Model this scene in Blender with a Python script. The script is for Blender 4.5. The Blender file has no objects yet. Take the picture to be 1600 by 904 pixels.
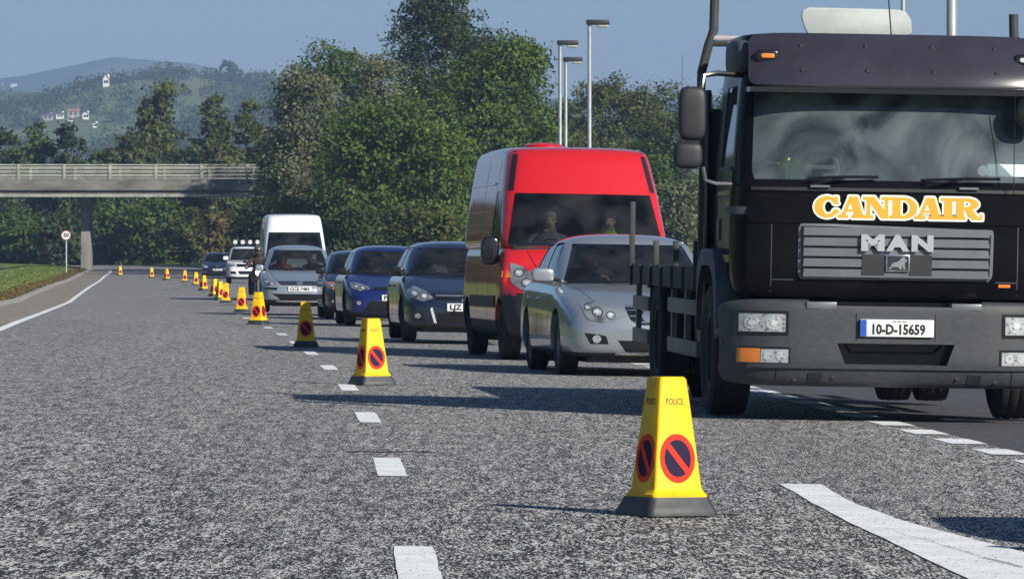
import bpy, bmesh, math, random
import numpy as np
from mathutils import Vector, Matrix, Euler
from mathutils.bvhtree import BVHTree

R = math.radians
random.seed(7)
rng = np.random.default_rng(11)
scene = bpy.context.scene
COL = scene.collection

# ------------------------------------------------------------------ camera
CAM_H, FPX, HOR = 1.10, 8100.0, 418.0       # eye height (m), focal length and horizon row in photo pixels
cam_data = bpy.data.cameras.new("camera")
cam_data.sensor_width = 36.0
cam_data.lens = 36.0 * FPX / 1600.0
cam_data.clip_start = 0.5
cam_data.clip_end = 30000
cam = bpy.data.objects.new("camera", cam_data)
COL.objects.link(cam)
cam.location = (0, 0, CAM_H)
cam.rotation_euler = (R(90) - math.atan((452 - HOR) / FPX), 0, 0)
scene.camera = cam

# ------------------------------------------------------------------ world, sun, exposure
SUN_EL, SUN_BEHIND = 29.0, 46.0             # degrees; sun stands to the right and behind the camera
world = bpy.data.worlds.new("World")
scene.world = world
world.use_nodes = True
nt = world.node_tree
bg = nt.nodes["Background"]
sky = nt.nodes.new("ShaderNodeTexSky")
sky.sky_type = 'NISHITA'
sky.sun_disc = False
sky.sun_elevation = R(SUN_EL)
sky.sun_rotation = R(90 + SUN_BEHIND)
sky.altitude = 100
sky.air_density = 1.0
sky.dust_density = 0.1
sky.ozone_density = 5.0
nt.links.new(sky.outputs[0], bg.inputs[0])
bg.inputs[1].default_value = 0.056

sun_data = bpy.data.lights.new("sun", 'SUN')
sun_data.energy = 4.6
sun_data.angle = R(0.5)
sun_data.color = (1.0, 0.94, 0.84)
sun = bpy.data.objects.new("sun", sun_data)
COL.objects.link(sun)
S = Vector((math.cos(R(SUN_EL)) * math.cos(R(SUN_BEHIND)), -math.cos(R(SUN_EL)) * math.sin(R(SUN_BEHIND)), math.sin(R(SUN_EL))))
sun.rotation_euler = S.to_track_quat('Z', 'Y').to_euler()
sun.location = (20, -20, 40)

scene.view_settings.view_transform = 'Standard'
scene.view_settings.look = 'None'
scene.view_settings.exposure = 0.4
scene.view_settings.gamma = 1.0
scene.cycles.max_bounces = 6
scene.cycles.transparent_max_bounces = 12
scene.cycles.volume_bounces = 0
scene.cycles.use_denoising = True

# ------------------------------------------------------------------ materials
def mat(name, col, rough=0.5, metal=0.0, coat=0.0, vary=0.0, scale=8.0, bump=0.0, emit=None, spec=0.5, tint2=None, coords='Object', stretch=None):
    m = bpy.data.materials.new(name)
    m.use_nodes = True
    n, l = m.node_tree.nodes, m.node_tree.links
    b = n["Principled BSDF"]
    b.inputs["Base Color"].default_value = (*col, 1)
    b.inputs["Roughness"].default_value = rough
    b.inputs["Metallic"].default_value = metal
    b.inputs["Coat Weight"].default_value = coat
    b.inputs["Coat Roughness"].default_value = 0.05
    b.inputs["Specular IOR Level"].default_value = spec
    if vary > 0 or bump > 0:
        tc = n.new("ShaderNodeTexCoord")
        mp = n.new("ShaderNodeMapping")
        if stretch:
            mp.inputs["Scale"].default_value = stretch
        l.new(tc.outputs[coords], mp.inputs[0])
        nz = n.new("ShaderNodeTexNoise")
        nz.inputs["Scale"].default_value = scale
        nz.inputs["Detail"].default_value = 6
        nz.inputs["Roughness"].default_value = 0.65
        l.new(mp.outputs[0], nz.inputs["Vector"])
        if vary > 0:
            cr = n.new("ShaderNodeValToRGB")
            a = tint2 if tint2 else tuple(max(0, c * (1 - vary)) for c in col)
            z = col if tint2 else tuple(min(1, c * (1 + vary)) for c in col)
            cr.color_ramp.elements[0].position = 0.35
            cr.color_ramp.elements[1].position = 0.65
            cr.color_ramp.elements[0].color = (*a, 1)
            cr.color_ramp.elements[1].color = (*z, 1)
            l.new(nz.outputs[0], cr.inputs[0])
            l.new(cr.outputs[0], b.inputs["Base Color"])
        if bump > 0:
            bp = n.new("ShaderNodeBump")
            bp.inputs["Strength"].default_value = bump
            bp.inputs["Distance"].default_value = 0.02
            l.new(nz.outputs[0], bp.inputs["Height"])
            l.new(bp.outputs[0], b.inputs["Normal"])
    if emit:
        b.inputs["Emission Color"].default_value = (*emit[0], 1)
        b.inputs["Emission Strength"].default_value = emit[1]
    return m

def glass_mat(name, tint=(0.25, 0.3, 0.3), dust=0.05, dustcol=(0.4, 0.42, 0.42), streak=False):
    m = bpy.data.materials.new(name)
    m.use_nodes = True
    n, l = m.node_tree.nodes, m.node_tree.links
    out = n["Material Output"]
    n.remove(n["Principled BSDF"])
    tr = n.new("ShaderNodeBsdfTransparent"); tr.inputs[0].default_value = (*tint, 1)
    gl = n.new("ShaderNodeBsdfGlossy"); gl.inputs["Roughness"].default_value = 0.03
    gl.inputs["Color"].default_value = (0.9, 0.95, 1, 1)
    df = n.new("ShaderNodeBsdfDiffuse"); df.inputs[0].default_value = (*dustcol, 1)
    fr = n.new("ShaderNodeFresnel"); fr.inputs[0].default_value = 1.5
    m1 = n.new("ShaderNodeMixShader"); m2 = n.new("ShaderNodeMixShader")
    tc = n.new("ShaderNodeTexCoord"); nz = n.new("ShaderNodeTexNoise")
    nz.inputs["Scale"].default_value = 1.6 if streak else 3.0
    nz.inputs["Detail"].default_value = 5
    nz.inputs["Distortion"].default_value = 1.5 if streak else 0.2
    l.new(tc.outputs["Object"], nz.inputs["Vector"])
    mr = n.new("ShaderNodeMapRange")
    mr.inputs[1].default_value = 0.35; mr.inputs[2].default_value = 0.7
    mr.inputs[3].default_value = dust * 0.25; mr.inputs[4].default_value = dust * 1.8
    l.new(nz.outputs[0], mr.inputs[0])
    l.new(mr.outputs[0], m1.inputs[0]); l.new(tr.outputs[0], m1.inputs[1]); l.new(df.outputs[0], m1.inputs[2])
    l.new(fr.outputs[0], m2.inputs[0]); l.new(m1.outputs[0], m2.inputs[1]); l.new(gl.outputs[0], m2.inputs[2])
    l.new(m2.outputs[0], out.inputs[0])
    return m

def lamp_mat(name, col=(0.75, 0.78, 0.8), scale=22):
    """clear lamp: faceted bright reflector behind a glossy cover"""
    m = bpy.data.materials.new(name)
    m.use_nodes = True
    n, l = m.node_tree.nodes, m.node_tree.links
    b = n["Principled BSDF"]
    tc = n.new("ShaderNodeTexCoord"); v = n.new("ShaderNodeTexVoronoi")
    v.inputs["Scale"].default_value = scale
    l.new(tc.outputs["Object"], v.inputs["Vector"])
    cr = n.new("ShaderNodeValToRGB")
    cr.color_ramp.elements[0].color = (*[c * 0.35 for c in col], 1)
    cr.color_ramp.elements[1].color = (*col, 1)
    cr.color_ramp.elements[0].position = 0.15; cr.color_ramp.elements[1].position = 0.5
    l.new(v.outputs["Distance"], cr.inputs[0]); l.new(cr.outputs[0], b.inputs["Base Color"])
    b.inputs["Roughness"].default_value = 0.22
    b.inputs["Metallic"].default_value = 0.35
    b.inputs["Coat Weight"].default_value = 1.0
    return m

def asphalt_mat(name, dark, light, grain=(92, 15, 20), cont=1.0, patch=0.07, mid=0.5):
    m = bpy.data.materials.new(name)
    m.use_nodes = True
    n, l = m.node_tree.nodes, m.node_tree.links
    b = n["Principled BSDF"]; b.inputs["Roughness"].default_value = 0.8
    b.inputs["Specular IOR Level"].default_value = 0.35
    tc = n.new("ShaderNodeTexCoord")
    def noise(sc, det, rough=0.7, w=0):
        mp = n.new("ShaderNodeMapping"); mp.inputs["Scale"].default_value = sc
        mp.inputs["Location"].default_value = (w, w * 1.7, 0)
        nz = n.new("ShaderNodeTexNoise"); nz.inputs["Scale"].default_value = 1
        nz.inputs["Detail"].default_value = det; nz.inputs["Roughness"].default_value = rough
        l.new(tc.outputs["Object"], mp.inputs[0]); l.new(mp.outputs[0], nz.inputs["Vector"])
        return nz.outputs[0]
    def math_(op, a, c):
        q = n.new("ShaderNodeMath"); q.operation = op
        for i, s in enumerate((a, c)):
            if isinstance(s, (int, float)): q.inputs[i].default_value = s
            else: l.new(s, q.inputs[i])
        return q.outputs[0]
    g1 = noise(grain, 3, 0.8)                                    # stones
    g2 = noise((grain[0] * 0.42, grain[1] * 0.36, 5), 2, 0.7, 4)  # knots of stones
    g3 = noise((grain[0] * 0.13, grain[1] * 0.10, 2), 2, 0.6, 9)  # seen from farther off
    big = noise((0.9, 0.03, 0.5), 4, 0.6, 30)                     # wear
    s = math_('ADD', math_('MULTIPLY', g1, 0.66), math_('ADD', math_('MULTIPLY', g2, 0.22), math_('MULTIPLY', g3, 0.12)))
    s = math_('ADD', math_('MULTIPLY', math_('SUBTRACT', s, 0.5), 14.0 * cont), mid)
    s = math_('ADD', s, math_('MULTIPLY', math_('SUBTRACT', big, 0.5), patch * 4))
    cr = n.new("ShaderNodeValToRGB")
    cr.color_ramp.elements[0].position = 0.0; cr.color_ramp.elements[1].position = 1.0
    cr.color_ramp.elements[0].color = (*dark, 1); cr.color_ramp.elements[1].color = (*light, 1)
    e = cr.color_ramp.elements.new(0.5); e.color = (*[(a * 0.6 + c * 0.4) for a, c in zip(dark, light)], 1)
    l.new(s, cr.inputs[0]); l.new(cr.outputs[0], b.inputs["Base Color"])
    bp = n.new("ShaderNodeBump"); bp.inputs["Strength"].default_value = 0.5; bp.inputs["Distance"].default_value = 0.006
    l.new(g1, bp.inputs["Height"]); l.new(bp.outputs[0], b.inputs["Normal"])
    return m

def leaf_mat(name, dark, light, trans=0.25):
    m = bpy.data.materials.new(name)
    m.use_nodes = True
    n, l = m.node_tree.nodes, m.node_tree.links
    out = n["Material Output"]; n.remove(n["Principled BSDF"])
    at = n.new("ShaderNodeAttribute"); at.attribute_name = "tint"
    cr = n.new("ShaderNodeValToRGB")
    cr.color_ramp.elements[0].color = (*dark, 1); cr.color_ramp.elements[1].color = (*light, 1)
    l.new(at.outputs["Fac"], cr.inputs[0])
    d = n.new("ShaderNodeBsdfDiffuse"); t = n.new("ShaderNodeBsdfTranslucent"); g = n.new("ShaderNodeBsdfGlossy")
    g.inputs["Roughness"].default_value = 0.45; g.inputs["Color"].default_value = (0.8, 0.85, 0.8, 1)
    m1 = n.new("ShaderNodeMixShader"); m1.inputs[0].default_value = trans
    m2 = n.new("ShaderNodeMixShader"); m2.inputs[0].default_value = 0.012
    l.new(cr.outputs[0], d.inputs[0]); l.new(cr.outputs[0], t.inputs[0])
    l.new(d.outputs[0], m1.inputs[1]); l.new(t.outputs[0], m1.inputs[2])
    l.new(m1.outputs[0], m2.inputs[1]); l.new(g.outputs[0], m2.inputs[2])
    l.new(m2.outputs[0], out.inputs[0])
    return m

M = {}
M['rubber'] = mat('tyre_rubber', (0.018, 0.018, 0.019), 0.85, vary=0.3, scale=30)
M['dark_plastic'] = mat('dark_plastic', (0.022, 0.023, 0.026), 0.55, vary=0.2, scale=6)
M['interior'] = mat('interior_trim', (0.02, 0.021, 0.023), 0.8)
M['seat'] = mat('seat_cloth', (0.035, 0.038, 0.045), 0.9)
M['rim'] = mat('wheel_alloy', (0.42, 0.43, 0.45), 0.35, 0.8)
M['steel_rim'] = mat('wheel_steel', (0.06, 0.06, 0.065), 0.5, 0.4)
M['chrome'] = mat('chrome', (0.75, 0.76, 0.78), 0.18, 0.9)
M['glass'] = glass_mat('window_glass', (0.22, 0.25, 0.26), 0.03)
M['glass_screen'] = glass_mat('windscreen_glass', (0.34, 0.38, 0.38), 0.035)
M['lamp'] = lamp_mat('clear_lamp', (0.5, 0.53, 0.55), 30)
M['lamp_white'] = mat('lamp_ring', (0.8, 0.82, 0.85), 0.15, 0.3, coat=1)
M['black'] = mat('black_gloss', (0.008, 0.008, 0.010), 0.25, coat=0.5)
M['amber'] = mat('amber_lens', (0.75, 0.22, 0.03), 0.25, coat=1)
M['white_plate'] = mat('white_plate', (0.78, 0.8, 0.78), 0.4)
M['ink'] = mat('plate_ink', (0.012, 0.012, 0.014), 0.5)
M['mirror'] = mat('mirror_glass', (0.6, 0.65, 0.7), 0.05, 1.0)

# ------------------------------------------------------------------ object helpers
def link(o, parent=None):
    COL.objects.link(o)
    if parent is not None:
        o.parent = parent
    return o

def tag(o, label=None, cat=None, group=None, kind=None):
    if label: o['label'] = label
    if cat: o['category'] = cat
    if group: o['group'] = group
    if kind: o['kind'] = kind
    return o

def empty(name, loc=(0, 0, 0), rot=(0, 0, 0)):
    o = bpy.data.objects.new(name, None)
    COL.objects.link(o)
    o.empty_display_size = 0.2
    o.location = loc; o.rotation_euler = rot
    return o

def obj(name, mesh, mats, parent=None, smooth=None):
    o = bpy.data.objects.new(name, mesh)
    for m in (mats if isinstance(mats, (list, tuple)) else [mats]):
        if len(mesh.materials) < (len(mats) if isinstance(mats, (list, tuple)) else 1):
            mesh.materials.append(m)
    if smooth is None and 0 < len(mesh.polygons) < 15000: smooth = 30
    if smooth is not None:
        mesh.polygons.foreach_set("use_smooth", [True] * len(mesh.polygons))
        mesh.set_sharp_from_angle(angle=R(smooth))
    return link(o, parent)

def children(o):
    return [c for c in bpy.data.objects if c.parent is o]

def np_mesh(name, verts, faces):
    """verts (n,3); faces (m,k)"""
    verts = np.asarray(verts, dtype=np.float32); faces = np.asarray(faces, dtype=np.int32)
    me = bpy.data.meshes.new(name)
    k = faces.shape[1]
    me.vertices.add(len(verts)); me.vertices.foreach_set("co", verts.ravel())
    me.loops.add(faces.size); me.loops.foreach_set("vertex_index", faces.ravel())
    me.polygons.add(len(faces))
    me.polygons.foreach_set("loop_start", np.arange(0, faces.size, k, dtype=np.int32))
    me.update(calc_edges=True)
    return me

class MB:
    """collects simple shapes into one mesh"""
    def __init__(self): self.bm = bmesh.new()
    def box(self, x0, x1, y0, y1, z0, z1, bev=0.0, M_=None):
        r = bmesh.ops.create_cube(self.bm, size=1)
        vs = r['verts']
        bmesh.ops.transform(self.bm, verts=vs, matrix=Matrix.Translation(((x0 + x1) / 2, (y0 + y1) / 2, (z0 + z1) / 2)) @ Matrix.Diagonal((abs(x1 - x0), abs(y1 - y0), abs(z1 - z0), 1)))
        if bev > 0:
            es = list({e for v in vs for e in v.link_edges})
            r = bmesh.ops.bevel(self.bm, geom=es, offset=bev, segments=2, affect='EDGES', profile=0.5)
            vs = list({v for f in r['faces'] for v in f.verts} | {v for v in vs if v.is_valid})
        if M_ is not None: bmesh.ops.transform(self.bm, verts=[v for v in vs if v.is_valid], matrix=M_)
        return self
    def tube(self, pts, r, seg=8, r2=None):
        pts = [Vector(p) for p in pts]; rings = []
        for i, p in enumerate(pts):
            t = (pts[min(i + 1, len(pts) - 1)] - pts[max(i - 1, 0)]).normalized()
            a = t.cross(Vector((0, 0, 1)))
            if a.length < 1e-3: a = t.cross(Vector((0, 1, 0)))
            a.normalize(); b_ = t.cross(a)
            rr = r if r2 is None else r + (r2 - r) * i / (len(pts) - 1)
            rings.append([self.bm.verts.new(p + (a * math.cos(2 * math.pi * k / seg) + b_ * math.sin(2 * math.pi * k / seg)) * rr) for k in range(seg)])
        for A, B in zip(rings, rings[1:]):
            for k in range(seg): self.bm.faces.new((A[k], A[(k + 1) % seg], B[(k + 1) % seg], B[k]))
        self.bm.faces.new(rings[0][::-1]); self.bm.faces.new(rings[-1])
        return self
    def lathe(self, prof, seg=32, axis='X', at=(0, 0, 0), close=True):
        """prof: (axial, radius) pairs, closed loop when close"""
        rings = []
        for a, r in prof:
            ring = []
            for k in range(seg):
                c, s = math.cos(2 * math.pi * k / seg) * r, math.sin(2 * math.pi * k / seg) * r
                p = (a, c, s) if axis == 'X' else (c, a, s) if axis == 'Y' else (c, s, a)
                ring.append(self.bm.verts.new(Vector(p) + Vector(at)))
            rings.append(ring)
        pairs = list(zip(rings, rings[1:]))
        if close: pairs.append((rings[-1], rings[0]))
        for A, B in pairs:
            for k in range(seg): self.bm.faces.new((A[k], A[(k + 1) % seg], B[(k + 1) % seg], B[k]))
        if not close:
            self.bm.faces.new(rings[0][::-1]); self.bm.faces.new(rings[-1])
        return self
    def prism(self, poly, axis, a0, a1, bev=0.0):
        """poly in the plane normal to axis: X->(y,z), Y->(x,z), Z->(x,y)"""
        def P(u, v, a): return (a, u, v) if axis == 'X' else (u, a, v) if axis == 'Y' else (u, v, a)
        A = [self.bm.verts.new(P(u, v, a0)) for u, v in poly]; B = [self.bm.verts.new(P(u, v, a1)) for u, v in poly]
        fs = [self.bm.faces.new(A), self.bm.faces.new(B[::-1])]
        n = len(poly)
        for i in range(n): fs.append(self.bm.faces.new((A[i], B[i], B[(i + 1) % n], A[(i + 1) % n])))
        if bev > 0:
            es = list({e for f in fs[:2] for e in f.edges})
            bmesh.ops.bevel(self.bm, geom=es, offset=bev, segments=2, affect='EDGES', profile=0.5)
        return self
    def mesh(self, name='mesh'):
        bmesh.ops.recalc_face_normals(self.bm, faces=self.bm.faces)
        me = bpy.data.meshes.new(name); self.bm.to_mesh(me); self.bm.free()
        return me
    def build(self, name, m, parent=None, smooth=35):
        return obj(name, self.mesh(name), m, parent, smooth)

def eval_mesh(o):
    dg = bpy.context.evaluated_depsgraph_get(); dg.update()
    me = bpy.data.meshes.new_from_object(o.evaluated_get(dg))
    return me

def bool_diff(me, cutters):
    a = bpy.data.objects.new('tmp', me); COL.objects.link(a); tmp = [a]
    for c in cutters:
        co = bpy.data.objects.new('tmpc', c); COL.objects.link(co); tmp.append(co)
        md = a.modifiers.new('b', 'BOOLEAN'); md.operation = 'DIFFERENCE'; md.solver = 'EXACT'; md.object = co
    r = eval_mesh(a)
    for t in tmp: bpy.data.objects.remove(t)
    r.materials.clear()
    return r

def rbox(n, p, f):
    """rounded box: cube lattice -> p-norm -> mapping f(a,b,c)->(x,y,z) on numpy arrays"""
    ids, P, F = {}, [], []
    T = [np.sin(np.linspace(-1, 1, k + 1) * math.pi / 2 * 0.82) / math.sin(math.pi / 2 * 0.82) for k in n]
    def vid(i, j, k):
        q = (i, j, k)
        if q not in ids: ids[q] = len(P); P.append((T[0][i], T[1][j], T[2][k]))
        return ids[q]
    X, Y, Z = n
    for i in range(X):
        for j in range(Y):
            F.append((vid(i, j, 0), vid(i, j + 1, 0), vid(i + 1, j + 1, 0), vid(i + 1, j, 0)))
            F.append((vid(i, j, Z), vid(i + 1, j, Z), vid(i + 1, j + 1, Z), vid(i, j + 1, Z)))
    for i in range(X):
        for k in range(Z):
            F.append((vid(i, 0, k), vid(i + 1, 0, k), vid(i + 1, 0, k + 1), vid(i, 0, k + 1)))
            F.append((vid(i, Y, k), vid(i, Y, k + 1), vid(i + 1, Y, k + 1), vid(i + 1, Y, k)))
    for j in range(Y):
        for k in range(Z):
            F.append((vid(0, j, k), vid(0, j, k + 1), vid(0, j + 1, k + 1), vid(0, j + 1, k)))
            F.append((vid(X, j, k), vid(X, j + 1, k), vid(X, j + 1, k + 1), vid(X, j, k + 1)))
    P = np.array(P)
    nr = (np.abs(P) ** p).sum(1) ** (1 / p)
    P = P / nr[:, None] * 1.0
    x, y, z = f(P[:, 0], P[:, 1], P[:, 2])
    return np_mesh('rbox', np.stack([x, y, z], 1), F)

def soft_box(x0, x1, y0, y1, z0, z1, p=6, n=(8, 8, 8)):
    return rbox(n, p, lambda a, b, c: ((x0 + x1) / 2 + a * (x1 - x0) / 2, (y0 + y1) / 2 + b * (y1 - y0) / 2, (z0 + z1) / 2 + c * (z1 - z0) / 2))

def bvh_of(me):
    return BVHTree.FromPolygons([v.co[:] for v in me.vertices], [p.vertices[:] for p in me.polygons])

def decal(bvh, poly, axis='-Y', off=0.004, rows=10, cols=14, depth=0.02, side=1):
    """a conforming panel: polygon (row-monotone) in the view plane pressed on to the surface.
    axis '-Y': poly (x,z) seen from the front; '+Y': from the rear; 'X': poly (y,z) on side = +-1"""
    pz = [p[1] for p in poly]; z0, z1 = min(pz), max(pz)
    V, idx = [], {}
    for r in range(rows + 1):
        z = z0 + (z1 - z0) * (0.002 + 0.996 * r / rows)
        xs = []
        for (ax, az), (bx, bz) in zip(poly, poly[1:] + poly[:1]):
            if (az - z) * (bz - z) <= 0 and az != bz: xs.append(ax + (bx - ax) * (z - az) / (bz - az))
        if len(xs) < 2: continue
        for c in range(cols + 1):
            u = min(xs) + (max(xs) - min(xs)) * c / cols
            if axis == '-Y': o, d = Vector((u, -6, z)), Vector((0, 1, 0))
            elif axis == '+Y': o, d = Vector((u, 12, z)), Vector((0, -1, 0))
            else: o, d = Vector((side * 4, u, z)), Vector((-side, 0, 0))
            h = bvh.ray_cast(o, d)
            if h[0] is not None: idx[(r, c)] = len(V); V.append(h[0] - d * off)
    F = [(idx[(r, c)], idx[(r, c + 1)], idx[(r + 1, c + 1)], idx[(r + 1, c)]) for r in range(rows) for c in range(cols)
         if all(q in idx for q in ((r, c), (r, c + 1), (r + 1, c + 1), (r + 1, c)))]
    bm = bmesh.new(); vs = [bm.verts.new(v) for v in V]
    for f in F:
        try: bm.faces.new([vs[i] for i in f])
        except ValueError: pass
    d = {'-Y': Vector((0, 1, 0)), '+Y': Vector((0, -1, 0)), 'X': Vector((-side, 0, 0))}[axis]
    be = [e for e in bm.edges if len(e.link_faces) == 1]
    ex = bmesh.ops.extrude_edge_only(bm, edges=be)
    for g in ex['geom']:
        if isinstance(g, bmesh.types.BMVert): g.co += d * (depth + off)
    bmesh.ops.recalc_face_normals(bm, faces=bm.faces)
    # make sure the outer face looks outwards
    f0 = max(bm.faces, key=lambda f: f.calc_area()) if bm.faces else None
    if f0 is not None and f0.normal.dot(d) > 0: bmesh.ops.reverse_faces(bm, faces=bm.faces)
    me = bpy.data.meshes.new('panel'); bm.to_mesh(me); bm.free()
    return me

def text_mesh(s, size, width=None, ext=0.002, bold=0.0, spacing=1.0):
    cu = bpy.data.curves.new('t', 'FONT'); cu.body = s; cu.size = size; cu.extrude = ext
    cu.offset = bold; cu.space_character = spacing; cu.align_x = 'CENTER'; cu.align_y = 'CENTER'; cu.resolution_u = 2
    o = bpy.data.objects.new('t', cu); COL.objects.link(o)
    me = eval_mesh(o); bpy.data.objects.remove(o); bpy.data.curves.remove(cu)
    me.materials.clear()
    if width:
        xs = [v.co.x for v in me.vertices]; k = width / (max(xs) - min(xs)); c = (max(xs) + min(xs)) / 2
        for v in me.vertices: v.co.x = (v.co.x - c) * k
    me.transform(Matrix.Rotation(R(90), 4, 'X'))
    return me

def ellipse(cx, cz, rx, rz, n=24):
    return [(cx + rx * math.cos(2 * math.pi * k / n + 0.01), cz + rz * math.sin(2 * math.pi * k / n + 0.01)) for k in range(n)]

def mirror_poly(p): return [(-x, z) for x, z in p]

# ------------------------------------------------------------------ the lie of the land
def pchip(xk, yk, x):
    xk, yk = np.array(xk, float), np.array(yk, float)
    h = np.diff(xk); d = np.diff(yk) / h
    m = np.zeros_like(yk); m[0], m[-1] = d[0], d[-1]
    for i in range(1, len(xk) - 1):
        m[i] = 0 if d[i - 1] * d[i] <= 0 else (h[i - 1] + h[i]) / (h[i - 1] / d[i - 1] + h[i] / d[i])
    i = np.clip(np.searchsorted(xk, x) - 1, 0, len(h) - 1)
    t = (x - xk[i]) / h[i]
    return ((1 + 2 * t) * (1 - t) ** 2) * yk[i] + t * (1 - t) ** 2 * h[i] * m[i] + t * t * (3 - 2 * t) * yk[i + 1] + t * t * (t - 1) * h[i] * m[i + 1]

ROWS = np.concatenate([np.arange(-40, 440, 2.0), np.arange(440, 600, 20), np.arange(600, 1000, 50), np.arange(1000, 3300, 75), np.arange(3300, 7600, 200)])
XK = [-40, 0, 18.5, 27.1, 35.8, 45.6, 54.5, 62.3, 81.7, 98.5, 157, 310, 366, 400, 440, 480]
XV = [0.75, .16, -.34, -.636, -.984, -1.44, -1.92, -2.38, -3.62, -4.82, -9.0, -19.9, -23.9, -28, -36, -48]
ZK = [-40, 100, 157, 179, 203, 232, 260, 280, 300, 314, 366, 450, 600, 900]
ZV = [0, 0, .03, .11, .20, .30, .36, .43, .53, .6, .88, 1.35, 2.4, 5.0]
XC = pchip(XK, XV, np.clip(ROWS, -40, 480))
ZP = pchip(ZK, ZV, np.clip(ROWS, -40, 900))
def xc(Y): return np.interp(Y, ROWS, XC)
def prof(Y): return np.interp(Y, ROWS, ZP)
def road_z(o, Y):
    """height of the paved surface at offset o from the lane line"""
    fade = np.interp(Y, [90, 160], [1, 0])
    return prof(Y) - 0.018 * (np.clip(o, -6.2, 8) - 2.5) * fade
def right_edge(Y): return np.interp(Y, [120, 280], [8.6, 5.2])
def ss(a, b, x):
    t = np.clip((x - a) / (b - a), 0, 1); return t * t * (3 - 2 * t)
def hills(X, Y):
    px = 800 + FPX * X / np.maximum(Y, 1)
    z = ss(900, 3050, Y) * (88 + 2 * np.sin(px / 90.0) - 3 * ss(350, 1100, px)) * (1 - 0.9 * ss(3100, 3900, Y))
    z = z + ss(900, 1500, Y) * (1 - ss(2700, 3000, Y)) * (9 * np.sin(X / 70 + Y / 260) + 5 * np.sin(X / 31 - Y / 140))
    m = ss(4200, 6500, Y) * (np.exp(-(np.abs(px - 200) / 190.0) ** 3) * 44 + 204 - 0.012 * np.maximum(px - 190, 0)) * (1 - ss(6700, 7500, Y))
    return z + m
def ground_z(X, Y):
    o = X - xc(Y)
    base = road_z(np.clip(o, -6.2, 8.6), Y)
    left = ss(-6.15, -6.3, o) * 0.13 + ss(-6.3, -9, o) * 0.12 - ss(-10, -12, o) * 0.2
    left = np.where(o < -6, left, 0)
    opp_bank = ss(-20, -34, o) * 2.2
    re = right_edge(Y)
    right = np.where(o > re, 0.12 + ss(re + 1, re + 14, o) * 1.6, 0)
    near = np.where(Y < 700, 1, 1 - ss(700, 1000, Y))
    return base + (left + opp_bank + right) * near + hills(X, Y)

def ground_at(px, y, dz=0.0):
    """the point of the ground seen in the photo at px, y"""
    prev = None
    Y = 14.0
    while Y < 7500:
        X = (px - 800) * Y / FPX; zr = CAM_H - (y - HOR) * Y / FPX
        g = float(ground_z(X, Y)) + dz
        if zr <= g: 
            lo, hi = Y / 1.012 - 0.1, Y
            for _ in range(25):
                mid = (lo + hi) / 2
                if CAM_H - (y - HOR) * mid / FPX <= float(ground_z((px - 800) * mid / FPX, mid)) + dz: hi = mid
                else: lo = mid
            return Vector(((px - 800) * hi / FPX, hi, float(ground_z((px - 800) * hi / FPX, hi))))
        Y = Y * 1.012 + 0.1
    return Vector(((px - 800) * Y / FPX, Y, 0))
def at(px, Y):
    X = (px - 800) * Y / FPX
    return Vector((X, Y, float(ground_z(X, Y))))

def strip(name, o0, o1, y0, y1, lift, m, n=1, kind=None, parent=None, rag=0.0, wob=0.0):
    """a sheet following the road between two offsets (numbers or functions of Y)"""
    ys = np.array([y0] + [r for r in ROWS if y0 + 1e-3 < r < y1 - 1e-3] + [y1], float)
    if rag or wob: ys = np.unique(np.concatenate([ys, np.arange(y0, y1, 0.5)]))
    f0 = o0 if callable(o0) else (lambda Y: o0 + 0 * Y)
    f1 = o1 if callable(o1) else (lambda Y: o1 + 0 * Y)
    V, F = [], []
    for i, Y in enumerate(ys):
        a, b = float(f0(Y)), float(f1(Y))
        if rag: a += random.uniform(-rag, rag); b += random.uniform(-rag, rag)
        for k in range(n + 1):
            o = a + (b - a) * k / n
            V.append((xc(Y) + o, Y, float(road_z(o, Y)) + lift))
    for i in range(len(ys) - 1):
        for k in range(n):
            q = i * (n + 1) + k
            F.append((q, q + 1, q + n + 2, q + n + 1))
    o = obj(name, np_mesh(name, V, F), m, parent)
    if kind: o['kind'] = kind
    return o
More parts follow.
